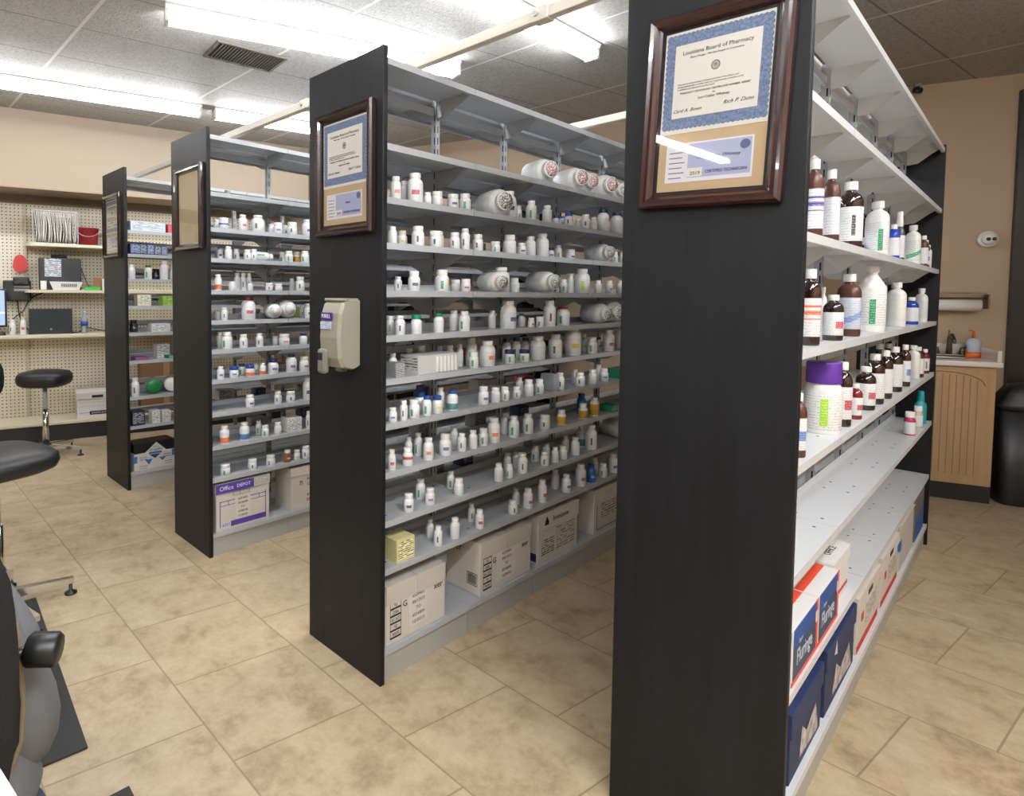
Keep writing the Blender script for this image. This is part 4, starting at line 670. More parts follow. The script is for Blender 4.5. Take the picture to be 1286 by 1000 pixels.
def navybox(y0, w, h, lb, txt):
    o = archbox('archive_box', lb, (-.414, y0, .1255), .15, w, h, NAVY, NAVYD, .07, group=LB)
    lg = mat('worn_label', (168, 164, 160), .8, var=.25, vs=30)
    tri('torn_label', ((.0012, .10, .03), (.0012, w*.9, .015), (.0012, w*.8, .11), (.0012, w*.5, .075), (.0012, w*.35, .115)), lg, o)
    if txt: text('printed_text', 'OL', .05, BOXW, o, (-.055, w*.42, h+.0006), (0, 0, PI/2))
    else: tri('white_tag', ((.006, .09, h-.05), (.006, .13, h-.06), (.006, .12, h-.01)), BOXW, o); box('white_base', (-.14, -.01, -.0012, 0, 0, .05), CARD, o)
    return o
navybox(1.80, .335, .205, 'navy blue lidded box, nearest on the bottom shelf of the nearest rack', 1)
navybox(2.18, .425, .22, 'navy blue lidded box with torn label, second on the bottom shelf of nearest rack', 0)
for y0, w_, lb in ((2.655, .42, 'white and red record box, nearer of two on the bottom shelf, nearest rack'), (3.14, .42, 'white and red record box, farther of two on the bottom shelf, nearest rack')):
    o = archbox('record_box', lb, (-.414, y0, .1255), .15, w_, .218, CARD, CARD, .055, group=LB)
    box('red_foot', (0, .0012, .004, w_-.004, .004, .03), REDB, o); box('red_end_mark', (-.09, -.02, -.0012, 0, .03, .06), REDB, o); box('red_mark', (0, .0012, .08, .12, .10, .13), REDB, o)
    boxes('hand_slots', [(-.04, -.02, .08, .12, .2176, .2186), (-.04, -.02, .28, .32, .2176, .2186)], mat('slot_brown', (96, 78, 50), .7), o); box('hand_hole', (.0051, .0066, .17, .25, .175, .195), SLOT, o, bev=.001)
    box('printed_form', (0, .001, .16, .38, .06, .14), print_mat('form_print4', (200, 194, 184), (130, 120, 116), 6, 7, .5), o)
o = archbox('storage_box', 'plain grey-white box with blue tape, toward the far end of the nearest rack bottom', (-.414, 3.63, .1255), .15, .45, .225, mat('grey_white_card', (190, 184, 178), .75), CARD, lid=False, group=LB)
box('blue_tape', (-.11, .0012, -.0014, .0, .10, .15), mat('blue_tape', (30, 108, 184), .45), o); box('blue_tape', (0, .0014, 0, .05, .10, .15), MATS['blue_tape'], o); box('top_flap', (-.145, .006, .01, .44, .225, .229), CARDD, o)
o = archbox('storage_box', 'small grey box with blue lower half, last on the bottom shelf, nearest rack', (-.414, 4.13, .1255), .15, .36, .24, mat('dark_grey_card', (98, 96, 92), .8), CARD, lid=False, group=LB)
box('blue_half', (0, .0012, .01, .35, .0, .13), PBLUE, o)

# ================================================================ framed certificates on the end panels
PAPER = mat('certificate_paper', (228, 224, 214), .7); BLUEBD = mat('certificate_blue_border', (108, 126, 160), .7, var=.18, vs=160); TANMAT = mat('tan_mat_board', (196, 170, 132), .8)
CREAMM = mat('faded_cream_sheet', (216, 198, 160), .8, var=.03, vs=2); LAV = mat('lavender_card', (172, 178, 210), .6); BLKM = mat('black_mat', (22, 22, 26), .6)
gm, gnt, gb = base_mat('picture_glass'); gg = NG(gnt)
tr = gg.n('ShaderNodeBsdfTransparent'); gl = gg.n('ShaderNodeBsdfGlossy'); gl.inputs['Roughness'].default_value = .02; lw = gg.n('ShaderNodeLayerWeight'); lwo = gg.m('ADD', gg.m('MULTIPLY', gg.m('POWER', lw.outputs['Facing'], 4.0), .8), .045)
mx = gg.n('ShaderNodeMixShader'); gnt.links.new(lwo, mx.inputs[0]); gnt.links.new(tr.outputs[0], mx.inputs[1]); gnt.links.new(gl.outputs[0], mx.inputs[2]); gnt.links.new(mx.outputs[0], gnt.nodes['Material Output'].inputs[0])
def framed(x, y, z, w, h, label, content, fm, rot=0):
    """frame hung on a panel; x,z = lower left corner, back at y"""
    t = thing('certificate_frame', label, 'framed certificate', (x, y, z)); t.rotation_euler = (0, rot, 0); t['group'] = 'framed certificates on the rack ends'
    mw = .034; prof = [(0, 0), (0, -.018), (.006, -.026), (.014, -.022), (.022, -.024), (.028, -.016), (.034, -.012), (.034, 0)]
    bm = bmesh.new(); rings = []
    for cx, cz, sx, sz in ((0, 0, 1, 1), (w, 0, -1, 1), (w, h, -1, -1), (0, h, 1, -1)): rings.append([bm.verts.new((cx+sx*a, b, cz+sz*a)) for a, b in prof])
    for i in range(4):
        A, B = rings[i], rings[(i+1) % 4]
        for j in range(len(prof)-1): f = bm.faces.new((A[j], A[j+1], B[j+1], B[j]))
    bmesh.ops.recalc_face_normals(bm, faces=bm.faces); link('frame_moulding', finish(bm, 'frame_moulding', fm), t)
    box('backing_board', (.01, w-.01, -.005, -.001, .01, h-.01), BLKM, t)
    iw0, iw1, iz0, iz1 = mw+.008, w-mw-.008, mw+.008, h-mw-.008
    if content == 'blank':
        box('blank_sheet', (iw0-.006, iw1+.006, -.0062, -.005, iz0-.006, iz1+.006), CREAMM, t); box('faint_label', (iw0+.06, iw1-.1, -.0066, -.0062, iz0+.05, iz0+.10), mat('faint_sheet', (208, 190, 152), .8), t)
    else:
        box('tan_mat', (iw0, iw1, -.0062, -.005, iz0, iz1), TANMAT, t)
        ch = (iz1-iz0)*.635; cz0 = iz1-ch
        cert = box('certificate', (iw0, iw1, -.0070, -.0062, cz0, iz1), PAPER, t)
        # scalloped border
        bm = bmesh.new(); n = 22; X0, X1, Zb, Zt = iw0+.006, iw1-.004, cz0+.012, iz1-.008; pts = []
        def sc(u): return .0028*abs(math.sin(u*PI))
        for i in range(n*4): u = i/(n*4)*n; pts.append((X0+(X1-X0)*i/(n*4), Zb-sc(u)))
        nv = int(n*.8)
        for i in range(nv*4): u = i/4; pts.append((X1+sc(u), Zb+(Zt-Zb)*i/(nv*4)))
        for i in range(n*4): u = i/4; pts.append((X1-(X1-X0)*i/(n*4), Zt+sc(u)))
        for i in range(nv*4): u = i/4; pts.append((X0-sc(u), Zt-(Zt-Zb)*i/(nv*4)))
        vs = [bm.verts.new((a, -.0074, b)) for a, b in pts]; f = bm.faces.new(vs); f.normal_flip() if False else None
        link('blue_border', finish(bm, 'blue_border', BLUEBD), cert)
        bw = .026; ib = box('inner_sheet', (X0+bw*.8, X1-bw*.8, -.0082, -.0074, Zb+bw, Zt-bw), PAPER, cert)
        cx = (X0+X1)/2; it, ibm = Zt-bw, Zb+bw; hh = it-ibm; fw_ = X1-X0-2*bw; y_ = -.0084
        ti = mat('title_ink', (60, 60, 66), .7)
        text('title_lettering', 'Louisiana Board of Pharmacy', fw_*.074, ti, cert, (cx, y_, it-hh*.12), FY, shear=.0)
        text('fine_print', 'Baton Rouge - We the People in Convention', fw_*.036, ti, cert, (cx, y_, it-hh*.19), FY)
        bm = bmesh.new()
        for r_ in (.0135, .0105):
            vs = [bm.verts.new((cx+r_*fw_/.24*math.cos(a), y_-(.0004 if r_ < .012 else 0), it-hh*.36+1.1*r_*fw_/.24*math.sin(a))) for a in [2*PI*i/24 for i in range(24)]]
            f = bm.faces.new(vs); f.material_index = 0 if r_ > .012 else 1
        link('seal', finish(bm, 'seal', [mat('seal_grey', (110, 108, 106), .7), mat('seal_pale', (178, 174, 166), .7)]), cert)
        text('seal_device', 'M', .014*fw_/.24, INK, cert, (cx, y_-.0006, it-hh*.36), FY, xs=.8)
        for i, s in enumerate(('Pursuant to the provisions of statute and rules of the Board, and', 'having satisfactorily complied with the requirements, is hereby issued', 'a certificate of registration by this board')):
            text('fine_print', s, fw_*.029, INKG, cert, (X0+bw+fw_*.03, y_, it-hh*(.54+.035*i)), FY, 'LEFT')
        text('certificate_number', 'PHARMACY TECHNICIAN CERTIFICATE NUMBER  008287', fw_*.034, INK, cert, (cx, y_, it-hh*.665), FY)
        text('fine_print', 'to', fw_*.036, INK, cert, (cx, y_, it-hh*.71), FY)
        text('holder_name', 'Lori Cabler Whitney' if content == 'big' else 'Registered Holder', fw_*.046, INK, cert, (cx, y_, it-hh*.76), FY)
        text('signature', 'Card A. Bown', fw_*.064, ti, cert, (X0+bw+fw_*.17, y_, it-hh*.905), FY, shear=.5); text('signature', 'Rich P. Dunn', fw_*.068, ti, cert, (X1-bw-fw_*.2, y_, it-hh*.88), FY, shear=.5)
        # lower card
        kz0, kz1 = iz0+(iz1-iz0)*.055, iz0+(iz1-iz0)*.30; kx0, kx1 = iw0+(iw1-iw0)*.08, iw0+(iw1-iw0)*.90; kh = kz1-kz0; kw = kx1-kx0
        card = box('technician_card', (kx0, kx1, -.0070, -.0062, kz0, kz1), mat('card_white', (226, 224, 232), .6), t)
        box('lavender_field', (kx0+kw*.27, kx1-kw*.02, -.0074, -.0070, kz0+kh*.10, kz1-kh*.04), LAV, card)
        box('year_box', (kx0+kw*.27, kx0+kw*.45, -.0078, -.0074, kz0+kh*.12, kz0+kh*.34), PAPER, card)
        text('year', '2019', kw*.062, INK, card, (kx0+kw*.365, -.0080, kz0+kh*.20), FY)
        text('card_title', 'CERTIFIED TECHNICIAN', kw*.052, mat('card_ink', (56, 54, 96), .7), card, (kx0+kw*.715, -.0078, kz0+kh*.22), FY, xs=.82)
        text('card_name', 'Lori Cabler Whitney' if content == 'big' else 'Name', kw*.058, mat('card_ink2', (70, 60, 96), .7), card, (kx0+kw*.62, -.0078, kz0+kh*.60), FY, shear=.2)
        for i in range(6): box('fine_print', (kx0+kw*.04, kx0+kw*(.2+.03*(i % 2)), -.0074, -.0070, kz0+kh*(.1+.13*i), kz0+kh*(.125+.13*i)), INKG, card)
        bm = bmesh.new(); vs = [bm.verts.new((kx1-kw*.09+kw*.055*math.cos(a), -.0078, kz1-kh*.2+kw*.055*math.sin(a))) for a in [2*PI*i/20 for i in range(20)]]; bm.faces.new(vs); link('card_seal', finish(bm, 'card_seal', mat('card_seal', (92, 98, 140), .7)), card)
    box('glass_pane', (mw-.004, w-mw+.004, -.0118, -.0100, mw-.004, h-mw+.004), gm, t)
    return t
framed(-.747, 1.5485, 1.680, .335, .482, 'mahogany framed certificate with lavender 2019 card, on the nearest black panel', 'big', MAHOG, math.radians(2.5))
framed(-2.005, 1.3735, 1.672, .352, .474, 'dark framed certificate with blue border above the hand sanitizer dispenser', 'small', DARKFR)
framed(-3.432, 1.3765, 1.682, .352, .460, 'dark frame holding a faded blank cream sheet, third panel from the right', 'blank', DARKFR)
framed(-4.93, 1.4235, 1.695, .372, .468, 'small dark framed certificate on the leftmost black panel', 'small', DARKFR)

# ================================================================ hand sanitizer dispenser
t = thing('sanitizer_dispenser', 'beige wall mounted hand sanitizer dispenser on the black panel below a certificate', 'dispenser', (-1.805, 1.3745, 1.165))
DB_ = mat('dispenser_beige', (152, 149, 134), .38); DG = mat('dispenser_grey', (120, 120, 112), .4)
bm = bmesh.new(); prof = [(0, .012), (-.03, .0), (-.075, .01), (-.092, .045), (-.098, .12), (-.09, .21), (-.078, .245), (-.05, .262), (0, .262)]
xs_ = (-.064, -.052, .052, .064); rg = []
for xi, xx in enumerate(xs_):
    k = .90 if xi in (0, 3) else 1; rg.append([bm.verts.new((xx, y*k, .13+(z-.13)*(1 if k == 1 else .965))) for y, z in prof])
for a, b in zip(rg, rg[1:]):
    for j in range(len(prof)): bm.faces.new((a[j], a[(j+1) % len(prof)], b[(j+1) % len(prof)], b[j]))
bm.faces.new(rg[0]); bm.faces.new(rg[-1][::-1]); bmesh.ops.recalc_face_normals(bm, faces=bm.faces); link('dispenser_body', finish(bm, 'dispenser_body', DB_), t)
box('push_bar', (-.056, -.006, -.112, -.085, -.016, .078), DG, t, bev=.012); box('window', (-.048, -.018, -.1135, -.110, .035, .062), SLOT, t)
box('nozzle', (-.01, .03, -.06, -.03, -.008, .014), DG, t, bev=.004); box('hood', (-.06, .06, -.074, -.002, .255, .266), DB_, t, bev=.004)
lg = box('brand_label', (-.048, .020, -.0985, -.094, .185, .213), mat('brand_violet', (58, 36, 120), .5), t); text('printed_text', 'PURELL', .021, WHITEP, lg, (-.014, -.0992, .199), FY, xs=.8)
box('info_label', (-.048, .018, -.1, -.096, .152, .180), print_mat('info_print', (206, 214, 226), (120, 140, 190), 5, 5, .45), t)

# ================================================================ left wall counter unit and the things on it
RZL = -math.atan2(.2334, .9724)
def onleft(name, label, cat, a, d, z, group=None): x, y = WL(a, d); return thing(name, label, cat, (x, y, z), RZL+PI/2, group)
# local axes of these things: x runs along the wall (away from the viewer), -y points out into the room
u = onleft('pegboard_counter', 'cream pegboard wall unit with a long counter, two shelves and black kick', 'counter', 0, 0, 0)
bp_ = box('pegboard', (-4.2, 2.62, .03, .05, .18, 2.31), peg_mat(), u)
boxes('peg_upright', [(x-.014, x+.014, -.0, .032, .18, 2.31) for x in (-3.4, -2.55, -1.7, -.85, .1, .95, 1.8)], mat('cream_metal', (204, 196, 172), .5), u)
box('counter_top', (-4.2, 2.62, -.42, .03, .995, 1.03), CREAM, u, bev=.008)
box('base_shelf', (-4.2, 2.62, -.42, .03, .155, .185), CREAM, u, bev=.006)
box('kick_board', (-4.2, 2.62, -.41, -.39, 0, .155), BLACKKICK, u)
for x in (-4.18, 2.6): box('end_foot', (x, x+.02, -.39, .03, 0, .155), BLACKKICK, u)
def wallshelf(z, x0):
    bm = bmesh.new(); pts = [(2.62, .03), (2.62, -.36), (x0+.10, -.36), (x0+.04, -.34), (x0+.01, -.29), (x0, -.22), (x0, .03)]
    a = [bm.verts.new((p[0], p[1], z-.028)) for p in pts]; b = [bm.verts.new((p[0], p[1], z)) for p in pts]
    bm.faces.new(a[::-1]); bm.faces.new(b)
    for i in range(len(pts)): bm.faces.new((a[i], a[(i+1) % 7], b[(i+1) % 7], b[i]))
    bmesh.ops.recalc_face_normals(bm, faces=bm.faces); link('wall_shelf', finish(bm, 'wall_shelf', CREAM), u)
wallshelf(1.905, .115); wallshelf(1.46, .10)
boxes('shelf_bracket', [(x, x+.004, -.30, .02, z-.06, z-.03) for x in (.95, 1.8) for z in (1.905, 1.46)], CREAM, u)
wrnd = random.Random(3)
# hanging bag organizer
o = onleft('bag_rack', 'wire rack of clear hanging bags standing on the upper pegboard shelf', 'rack', .20, .03, 1.9055)
boxes('wire_frame', [(-.02, .36, -.30, -.294, .0, .008), (-.02, .36, -.03, -.024, .0, .008), (-.02, -.014, -.30, -.024, 0, .008), (.354, .36, -.30, -.024, 0, .008), (-.02, -.014, -.30, -.294, 0, .32), (.354, .36, -.30, -.294, 0, .32), (-.02, .36, -.30, -.294, .312, .32), (-.02, -.014, -.03, -.024, 0, .32), (.354, .36, -.03, -.024, 0, .32)], STEELG, o)
PLB = mat('clear_bag_plastic', (214, 210, 206), .3)
for i in range(25):
    x = .0+i*.0138; lean = wrnd.uniform(-.002, .016)
    bm = bmesh.new(); rows = []
    for k in range(8):
        zz = .02+.29*k/7; off = .004*math.sin(k*.9+i*.7)+lean*(7-k)/7+.006*math.sin(k*.5)
        rows.append([bm.verts.new((x+off+dx, yy, zz)) for dx, yy in ((0, -.285), (.006, -.288), (.006, -.05), (0, -.05))])
    for p, q in zip(rows, rows[1:]):
        for j in range(4): bm.faces.new((p[j], p[(j+1) % 4], q[(j+1) % 4], q[j]))
    bm.faces.new(rows[0][::-1]); bm.faces.new(rows[-1]); link('hanging_bag', finish(bm, 'hanging_bag', PLB, True), o)
# red buckets
for x, lb in ((.555, 'red plastic bucket beside the hanging bags on the upper pegboard shelf'), (.80, 'second red bucket, half hidden by the leftmost black panel')):
    o = onleft('bucket', lb, 'bucket', x+.09, .20, 1.9055, 'red buckets')
    RB_ = mat('red_bucket', (150, 30, 46), .4)
    link('bucket_body', latheme('bucket_body', [(0, 0), (.085, 0), (.098, .165), (.104, .167), (.104, .178), (.096, .178), (.084, .01), (0, .01)], RB_, seg=28), o)
    tubeo('handle', [(-.1*math.cos(a), -.103-.02*math.sin(a), .16-.075*math.sin(a)) for a in [PI*i/12 for i in range(13)]], .002, STEELG, o, 6)
# phone on the pegboard, red paddle, cables
o = onleft('wall_phone', 'black wall telephone with receiver and label strips on the pegboard', 'telephone', .01, .002, 1.35)
box('phone_body', (-.095, .135, -.06, -.002, .0, .20), BLKPL, o, bev=.01); box('handset', (-.01, .125, -.10, -.06, .155, .235), BLKPL, o, bev=.012)
boxes('label_strips', [(-.005, .125, -.063, -.060, .13, .145), (-.005, .125, -.063, -.060, .095, .118)], mat('grey_strip', (150, 152, 154), .5), o)
tubeo('cable', [(.02, -.03, .0), (.03, -.05, -.12), (.06, -.09, -.24), (.14, -.12, -.315), (.25, -.15, -.3255)], .006, BLKPL, o); tubeo('cable', [(.11, -.03, .0), (.07, -.06, -.10), (.0, -.08, -.16), (-.06, -.08, -.26)], .005, BLKPL, o)
tubeo('cable', [(.13, -.03, .03), (.24, -.05, .085), (.30, -.06, .115)], .006, BLKPL, o)
o = onleft('hanging_paddle', 'red oval plastic piece hanging on the pegboard above the telephone', 'hanging tag', .06, .004, 1.62)
bm = bmesh.new(); n = 20; ra = []
for yy in (-.028, -.036): ra.append([bm.verts.new((.0+.068*math.cos(2*PI*i/n)*(1 if math.sin(2*PI*i/n) < 0 else .88), yy, .085+.10*math.sin(2*PI*i/n)*(.75 if math.sin(2*PI*i/n) < 0 else 1))) for i in range(n)])
bm.faces.new(ra[0][::-1]); bm.faces.new(ra[1])
for i in range(n): bm.faces.new((ra[0][i], ra[0][(i+1) % n], ra[1][(i+1) % n], ra[1][i]))
bmesh.ops.recalc_face_normals(bm, faces=bm.faces); link('red_plate', finish(bm, 'red_plate', mat('bright_red', (206, 56, 52), .45)), o)
box('hook', (-.004, .004, -.036, .0, .165, .171), STEELG, o)
# middle shelf
o = onleft('black_cabinet_box', 'black box with a white printed sheet on its front, on the middle pegboard shelf', 'box', .22, .05, 1.4605)
box('box_body', (0, .36, -.22, -.02, 0, .31), BLKPL, o, bev=.006); box('printed_sheet', (.05, .19, -.2215, -.2200, .13, .305), print_mat('sheet_print', (206, 210, 216), (90, 92, 100), 4, 9, .45), o); box('black_bundle', (.10, .24, -.17, -.05, .31, .345), BLKPL, o, bev=.015)
tubeo('cable', [(.36, -.1, .22), (.40, -.12, .10), (.43, -.15, .03)], .004, BLKPL, o)
o = onleft('small_bin', 'small white cup on the middle pegboard shelf in front of the black box', 'cup', .235, .29, 1.4605); box('cup_body', (.0, .05, -.03, .03, 0, .085), WHITEP, o, bev=.008); box('cup_rim', (-.002, .052, -.032, .032, .078, .086), WHITEP, o, bev=.003)
o = onleft('white_basket', 'white slotted plastic basket on the middle pegboard shelf', 'basket', .31, .30, 1.4605)
bm = bmesh.new(); rg = [[bm.verts.new(p) for p in ((-x, -y, z), (x, -y, z), (x, y, z), (-x, y, z))] for x, y, z in ((.11, .045, 0), (.14, .055, .08), (.132, .048, .08), (.104, .04, .006))]
for a, b in zip(rg, rg[1:]):
    for i in range(4): bm.faces.new((a[i], a[(i+1) % 4], b[(i+1) % 4], b[i]))
bm.faces.new(rg[0][::-1]); bm.faces.new(rg[-1]); bmesh.ops.recalc_face_normals(bm, faces=bm.faces); link('basket_body', finish(bm, 'basket_body', WHITEP), o, loc=(.14, 0, 0))
boxes('slots', [(.10+i*.017, .108+i*.017, -.0535, -.050, .03+.0*i, .06) for i in range(8)], SLOT, o)
o = onleft('green_pad', 'bright green flat pad on the middle pegboard shelf', 'pad', .605, .32, 1.4605); box('pad_body', (0, .14, -.035, .035, 0, .03), mat('bright_green', (60, 200, 70), .5), o, bev=.002); box('pad_cover', (.0, .14, -.035, .035, .03, .033), mat('green_dark', (40, 160, 60), .5), o)
o = onleft('white_carton', 'plain white carton at the end of the middle pegboard shelf', 'carton', .76, .30, 1.4605); box('carton_body', (0, .15, -.05, .05, 0, .115), WHITEP, o, bev=.002); box('orange_box', (-.07, .10, .06, .16, 0, .13), mat('tan_carton', (150, 100, 70), .7), o)
o = onleft('black_camera', 'small black device hanging at the pegboard end above the middle shelf', 'device', .86, .02, 1.58); box('device_body', (0, .06, -.06, -.005, 0, .09), BLKPL, o, bev=.01); box('bracket', (.02, .04, -.04, .0, -.02, .0), BLKPL, o)
# counter top
o = onleft('laptop', 'open dark laptop seen from behind its lid, on the pegboard counter', 'laptop', .135, .26, 1.0305)
box('laptop_base', (-.01, .37, -.02, .20, 0, .016), BLKPL, o, bev=.003)
l = box('laptop_lid', (0, .36, -.006, .006, 0, .235), mat('laptop_lid', (42, 48, 52), .45), o, bev=.004, loc=(0, -.015, .014), rot=(.14, 0, 0))
bm = bmesh.new(); bm.faces.new([bm.verts.new((.18+.010*math.cos(a), -.0066, .035+.010*math.sin(a))) for a in [2*PI*i/18 for i in range(18)]]); link('round_logo', finish(bm, 'round_logo', CHROME), l)
text('logo_letters', 'hp', .012, BLKPL, l, (.18, -.0070, .036), FY)
o = onleft('water_bottle', 'clear water bottle with a blue label beside the laptop', 'bottle', .60, .22, 1.0305)
link('bottle_body', latheme('bottle_body', [(0, 0), (.03, 0), (.033, .01), (.033, .13), (.03, .15), (.013, .185), (.012, .2), (0, .2)], mat('clear_plastic', (150, 156, 158), .15), seg=20), o); link('bottle_wrap', latheme('bottle_wrap', [(.0337, .07), (.0337, .115)], mat('water_blue', (44, 78, 160), .4), seg=20), o); link('bottle_cap', latheme('bottle_cap', [(.0, .2), (.014, .2), (.014, .218), (0, .218)], WHITEP, seg=16), o)
for x, h_, lb, lk in ((.0, .145, 'slim white bottle with dark print left of the laptop', 'k'), (.085, .17, 'white spray bottle with a red tip left of the laptop', 'r')):
    xx, yy = WL(x, .27); b = bottle('tall', (xx, yy, 1.0305), .026, h_, -.6, WPL, CAPM['w' if lk == 'k' else 'o'], LAB[lk], 'lotion_bottle', lb, 'bottle', 'bottles on the pegboard counter')
    if lk == 'r': tubeo('nozzle', [(0, 0, 1.0), (0, 0, 1.35)], [.25, .1], mat('red_tip', (180, 60, 50), .4), b, 8)
o = onleft('computer_monitor', 'computer monitor with a lit screen, cut by the left edge', 'monitor', -.14, .20, 1.0305); o.rotation_euler.z += .05
box('bezel', (-.42, .095, -.03, .0, .07, .435), BLKPL, o, bev=.006); box('screen', (-.405, .078, -.0315, -.030, .09, .42), mat('lit_screen', (150, 172, 200), .3, emit=.55, ec=(150, 176, 206)), o)
box('screen_window', (-.405, .078, -.0322, -.0315, .20, .215), mat('lit_bar', (225, 232, 240), .3, emit=.9, ec=(225, 232, 240)), o)
box('stand_neck', (-.19, -.14, -.0, .03, .0, .25), BLKPL, o); box('stand_foot', (-.28, -.05, -.09, .09, 0, .012), BLKPL, o, bev=.004)
o = onleft('computer_mouse', 'black computer mouse on the pegboard counter', 'mouse', -.10, .34, 1.0305); bm = bmesh.new(); lathe(bm, [(0, 0), (1, 0), (.98, .35), (.75, .8), (.35, 1), (0, 1.02)], 18); link('mouse_body', finish(bm, 'mouse_body', BLKPL, True), o, scale=(.055, .032, .034)); box('scroll_wheel', (.02, .035, -.003, .003, .030, .036), UPR, o)
tubeo('power_cable', [(0, 0, 0), (.06, .02, .004), (.12, -.01, .05), (.19, .0, .03), (.30, -.02, .008), (.45, .03, .006), (.60, .08, .05)], .005, BLKPL, None, loc=WL(.50, .24)+(1.036,), rot=(0, 0, RZL+PI/2)).name = 'power_cable'
tag(bpy.data.objects['power_cable'], 'black power cable looping over the pegboard counter right of the laptop', 'cable')
# banker box on the base shelf
o = onleft('file_storage_box', 'white file storage box with lid on the pegboard unit base shelf', 'storage box', .52, .055, .1855)
box('box_body', (0, .40, -.33, 0, 0, .245), BOXW, o, bev=.003); box('lid', (-.006, .406, -.337, .006, .195, .262), BOXW, o, bev=.004)
box('hand_hole', (.13, .23, -.3385, -.3362, .205, .232), SLOT, o, bev=.001); box('front_line', (.02, .38, -.331, -.330, .055, .058), INK, o)
l = box('oval_logo', (.11, .27, -.3316, -.330, .035, .072), INK, o, bev=.0007); text('printed_text', 'BANKERS BOX', .020, BOXW, l, (.19, -.3322, .053), FY)
boxes('form_lines', [(.03, .37, -.331, -.330, .16, .1615), (.03, .37, -.331, -.330, .12, .1215)], INKG, o); box('side_logo', (-.0012, 0, -.26, -.19, .035, .07), INK, o)
o = onleft('brown_carton', 'plain brown carton behind the leftmost rack on the pegboard unit', 'carton', 1.10, .05, .1855); box('carton_body', (0, .5, -.30, 0, 0, .58), mat('kraft', (126, 92, 64), .8), o, bev=.003); box('carton_tape', (.22, .28, -.3012, -.30, 0, .58), mat('tape', (160, 128, 90), .5), o)

# ================================================================ stool and chairs
def rounded(bm, w, d, h, z0, pw=3.2, seg=32, sx=1):
    prof = [(.0, 0), (.80, 0), (.95, .16), (1, .42), (.98, .70), (.88, .90), (.62, 1.0), (0, 1.04)]
    rings = lathe(bm, [(r, z0+h*z) for r, z in prof], seg, sx=w/2, sy=d/2, sq=pw)
def stool(name, label, x, y, rz, seat_z, sw, sd, back=None, feet=True, sth=.10):
    t = thing(name, label, 'stool' if back is None else 'chair', (x, y, 0), rz)
    bm = bmesh.new(); rounded(bm, sw, sd, sth, 0); link('seat', finish(bm, 'seat', LEATHER, True), t, loc=(0, 0, seat_z-sth))
    tubeo('gas_column', [(0, 0, .09), (0, 0, seat_z*.55)], .026, CHROME, t, 16); tubeo('column_sleeve', [(0, 0, seat_z*.52), (0, 0, seat_z-sth)], .018, UPR, t, 14)
    tubeo('hub', [(0, 0, .055), (0, 0, .115)], .042, BLKPL, t, 16)
    for i in range(5):
        a = 2*PI*i/5; ca, sa = math.cos(a), math.sin(a)
        bm = bmesh.new(); vs = []
        for rr, w_, z0, z1 in ((.03, .02, .065, .105), (.30, .014, .052, .078)):
            vs.append([bm.verts.new((rr*ca-s*w_*sa, rr*sa+s*w_*ca, z)) for s, z in ((-1, z0), (1, z0), (1, z1), (-1, z1))])
        for k in range(4): bm.faces.new((vs[0][k], vs[0][(k+1) % 4], vs[1][(k+1) % 4], vs[1][k]))
        bm.faces.new(vs[0][::-1]); bm.faces.new(vs[1]); bmesh.ops.recalc_face_normals(bm, faces=bm.faces); l = link('leg', finish(bm, 'leg', CHROME), t)
        link('glide', latheme('glide', [(0, 0), (.027, 0), (.027, .008), (.012, .014), (.008, .02), (.008, .056), (0, .056)], BLKPL, seg=14, cx=.288*ca, cy=.288*sa), l)
    return t
stool('drafting_stool', 'black padded stool with chrome legs in front of the pegboard counter', -5.96, 1.21, math.radians(52), .755, .40, .37, sth=.135)
ch = stool('drafting_chair', 'black padded chair with a tall backrest, cut by the left edge', -3.145, .44, math.radians(18), .745, .46, .44, back=1, sth=.10)
bm = bmesh.new(); rounded(bm, .27, .46, .07, 0, 2.8); l = link('backrest', finish(bm, 'backrest', LEATHER, True), ch)
l.location = (-.36, -.02, 1.02); l.rotation_euler = (0, PI/2, 0)
tubeo('back_support', [(-.10, -.02, .64), (-.28, -.02, .66), (-.345, -.02, .76), (-.35, -.02, .98)], .013, BLKPL, ch, 8)

# floor mats
MATM = mat('black_rubber_mat', (40, 40, 41), .7, bump=.1, bs=200)
for x, y, w_, d_, rz, lb in ((-3.28, .548, 1.3, .85, 0, 'black floor mat farther back at the left edge'), (-2.02, .507, 1.18, .85, -.074, 'black floor mat under the seated person, long edge toward the racks'), (-1.775, .552, -.75, 1.3, -.03, 'black floor mat corner at the bottom edge of the picture')):
    tag(box('floor_mat', (min(-w_, 0), max(-w_, 0), -d_, 0, 0.0, .008), MATM, None, bev=.002, loc=(x, y, 0), rot=(0, 0, rz)), lb, 'mat', 'black floor mats')

# ================================================================ sink corner
def onback(name, label, cat, a, d, z, group=None): x, y = WB(a, d); return thing(name, label, cat, (x, y, z), math.atan2(.3261, .9453), group)
VAN = mat('vanity_tan', (176, 146, 108), .55, var=.04, vs=3, vsc=(12, 12, 1)); VAND = mat('vanity_groove', (136, 108, 76), .6); MARB = mat('white_cultured_marble', (226, 220, 214), .25, coat=.3)
v = onback('sink_vanity', 'tan beadboard sink vanity with a white top in the rear corner', 'vanity', -.70, 0, 0)
box('cabinet_body', (-.06, .50, -.45, -.005, .12, .965), VAN, v, bev=.003); box('toe_kick', (-.06, .50, -.445, -.005, 0, .12), BLACKKICK, v)
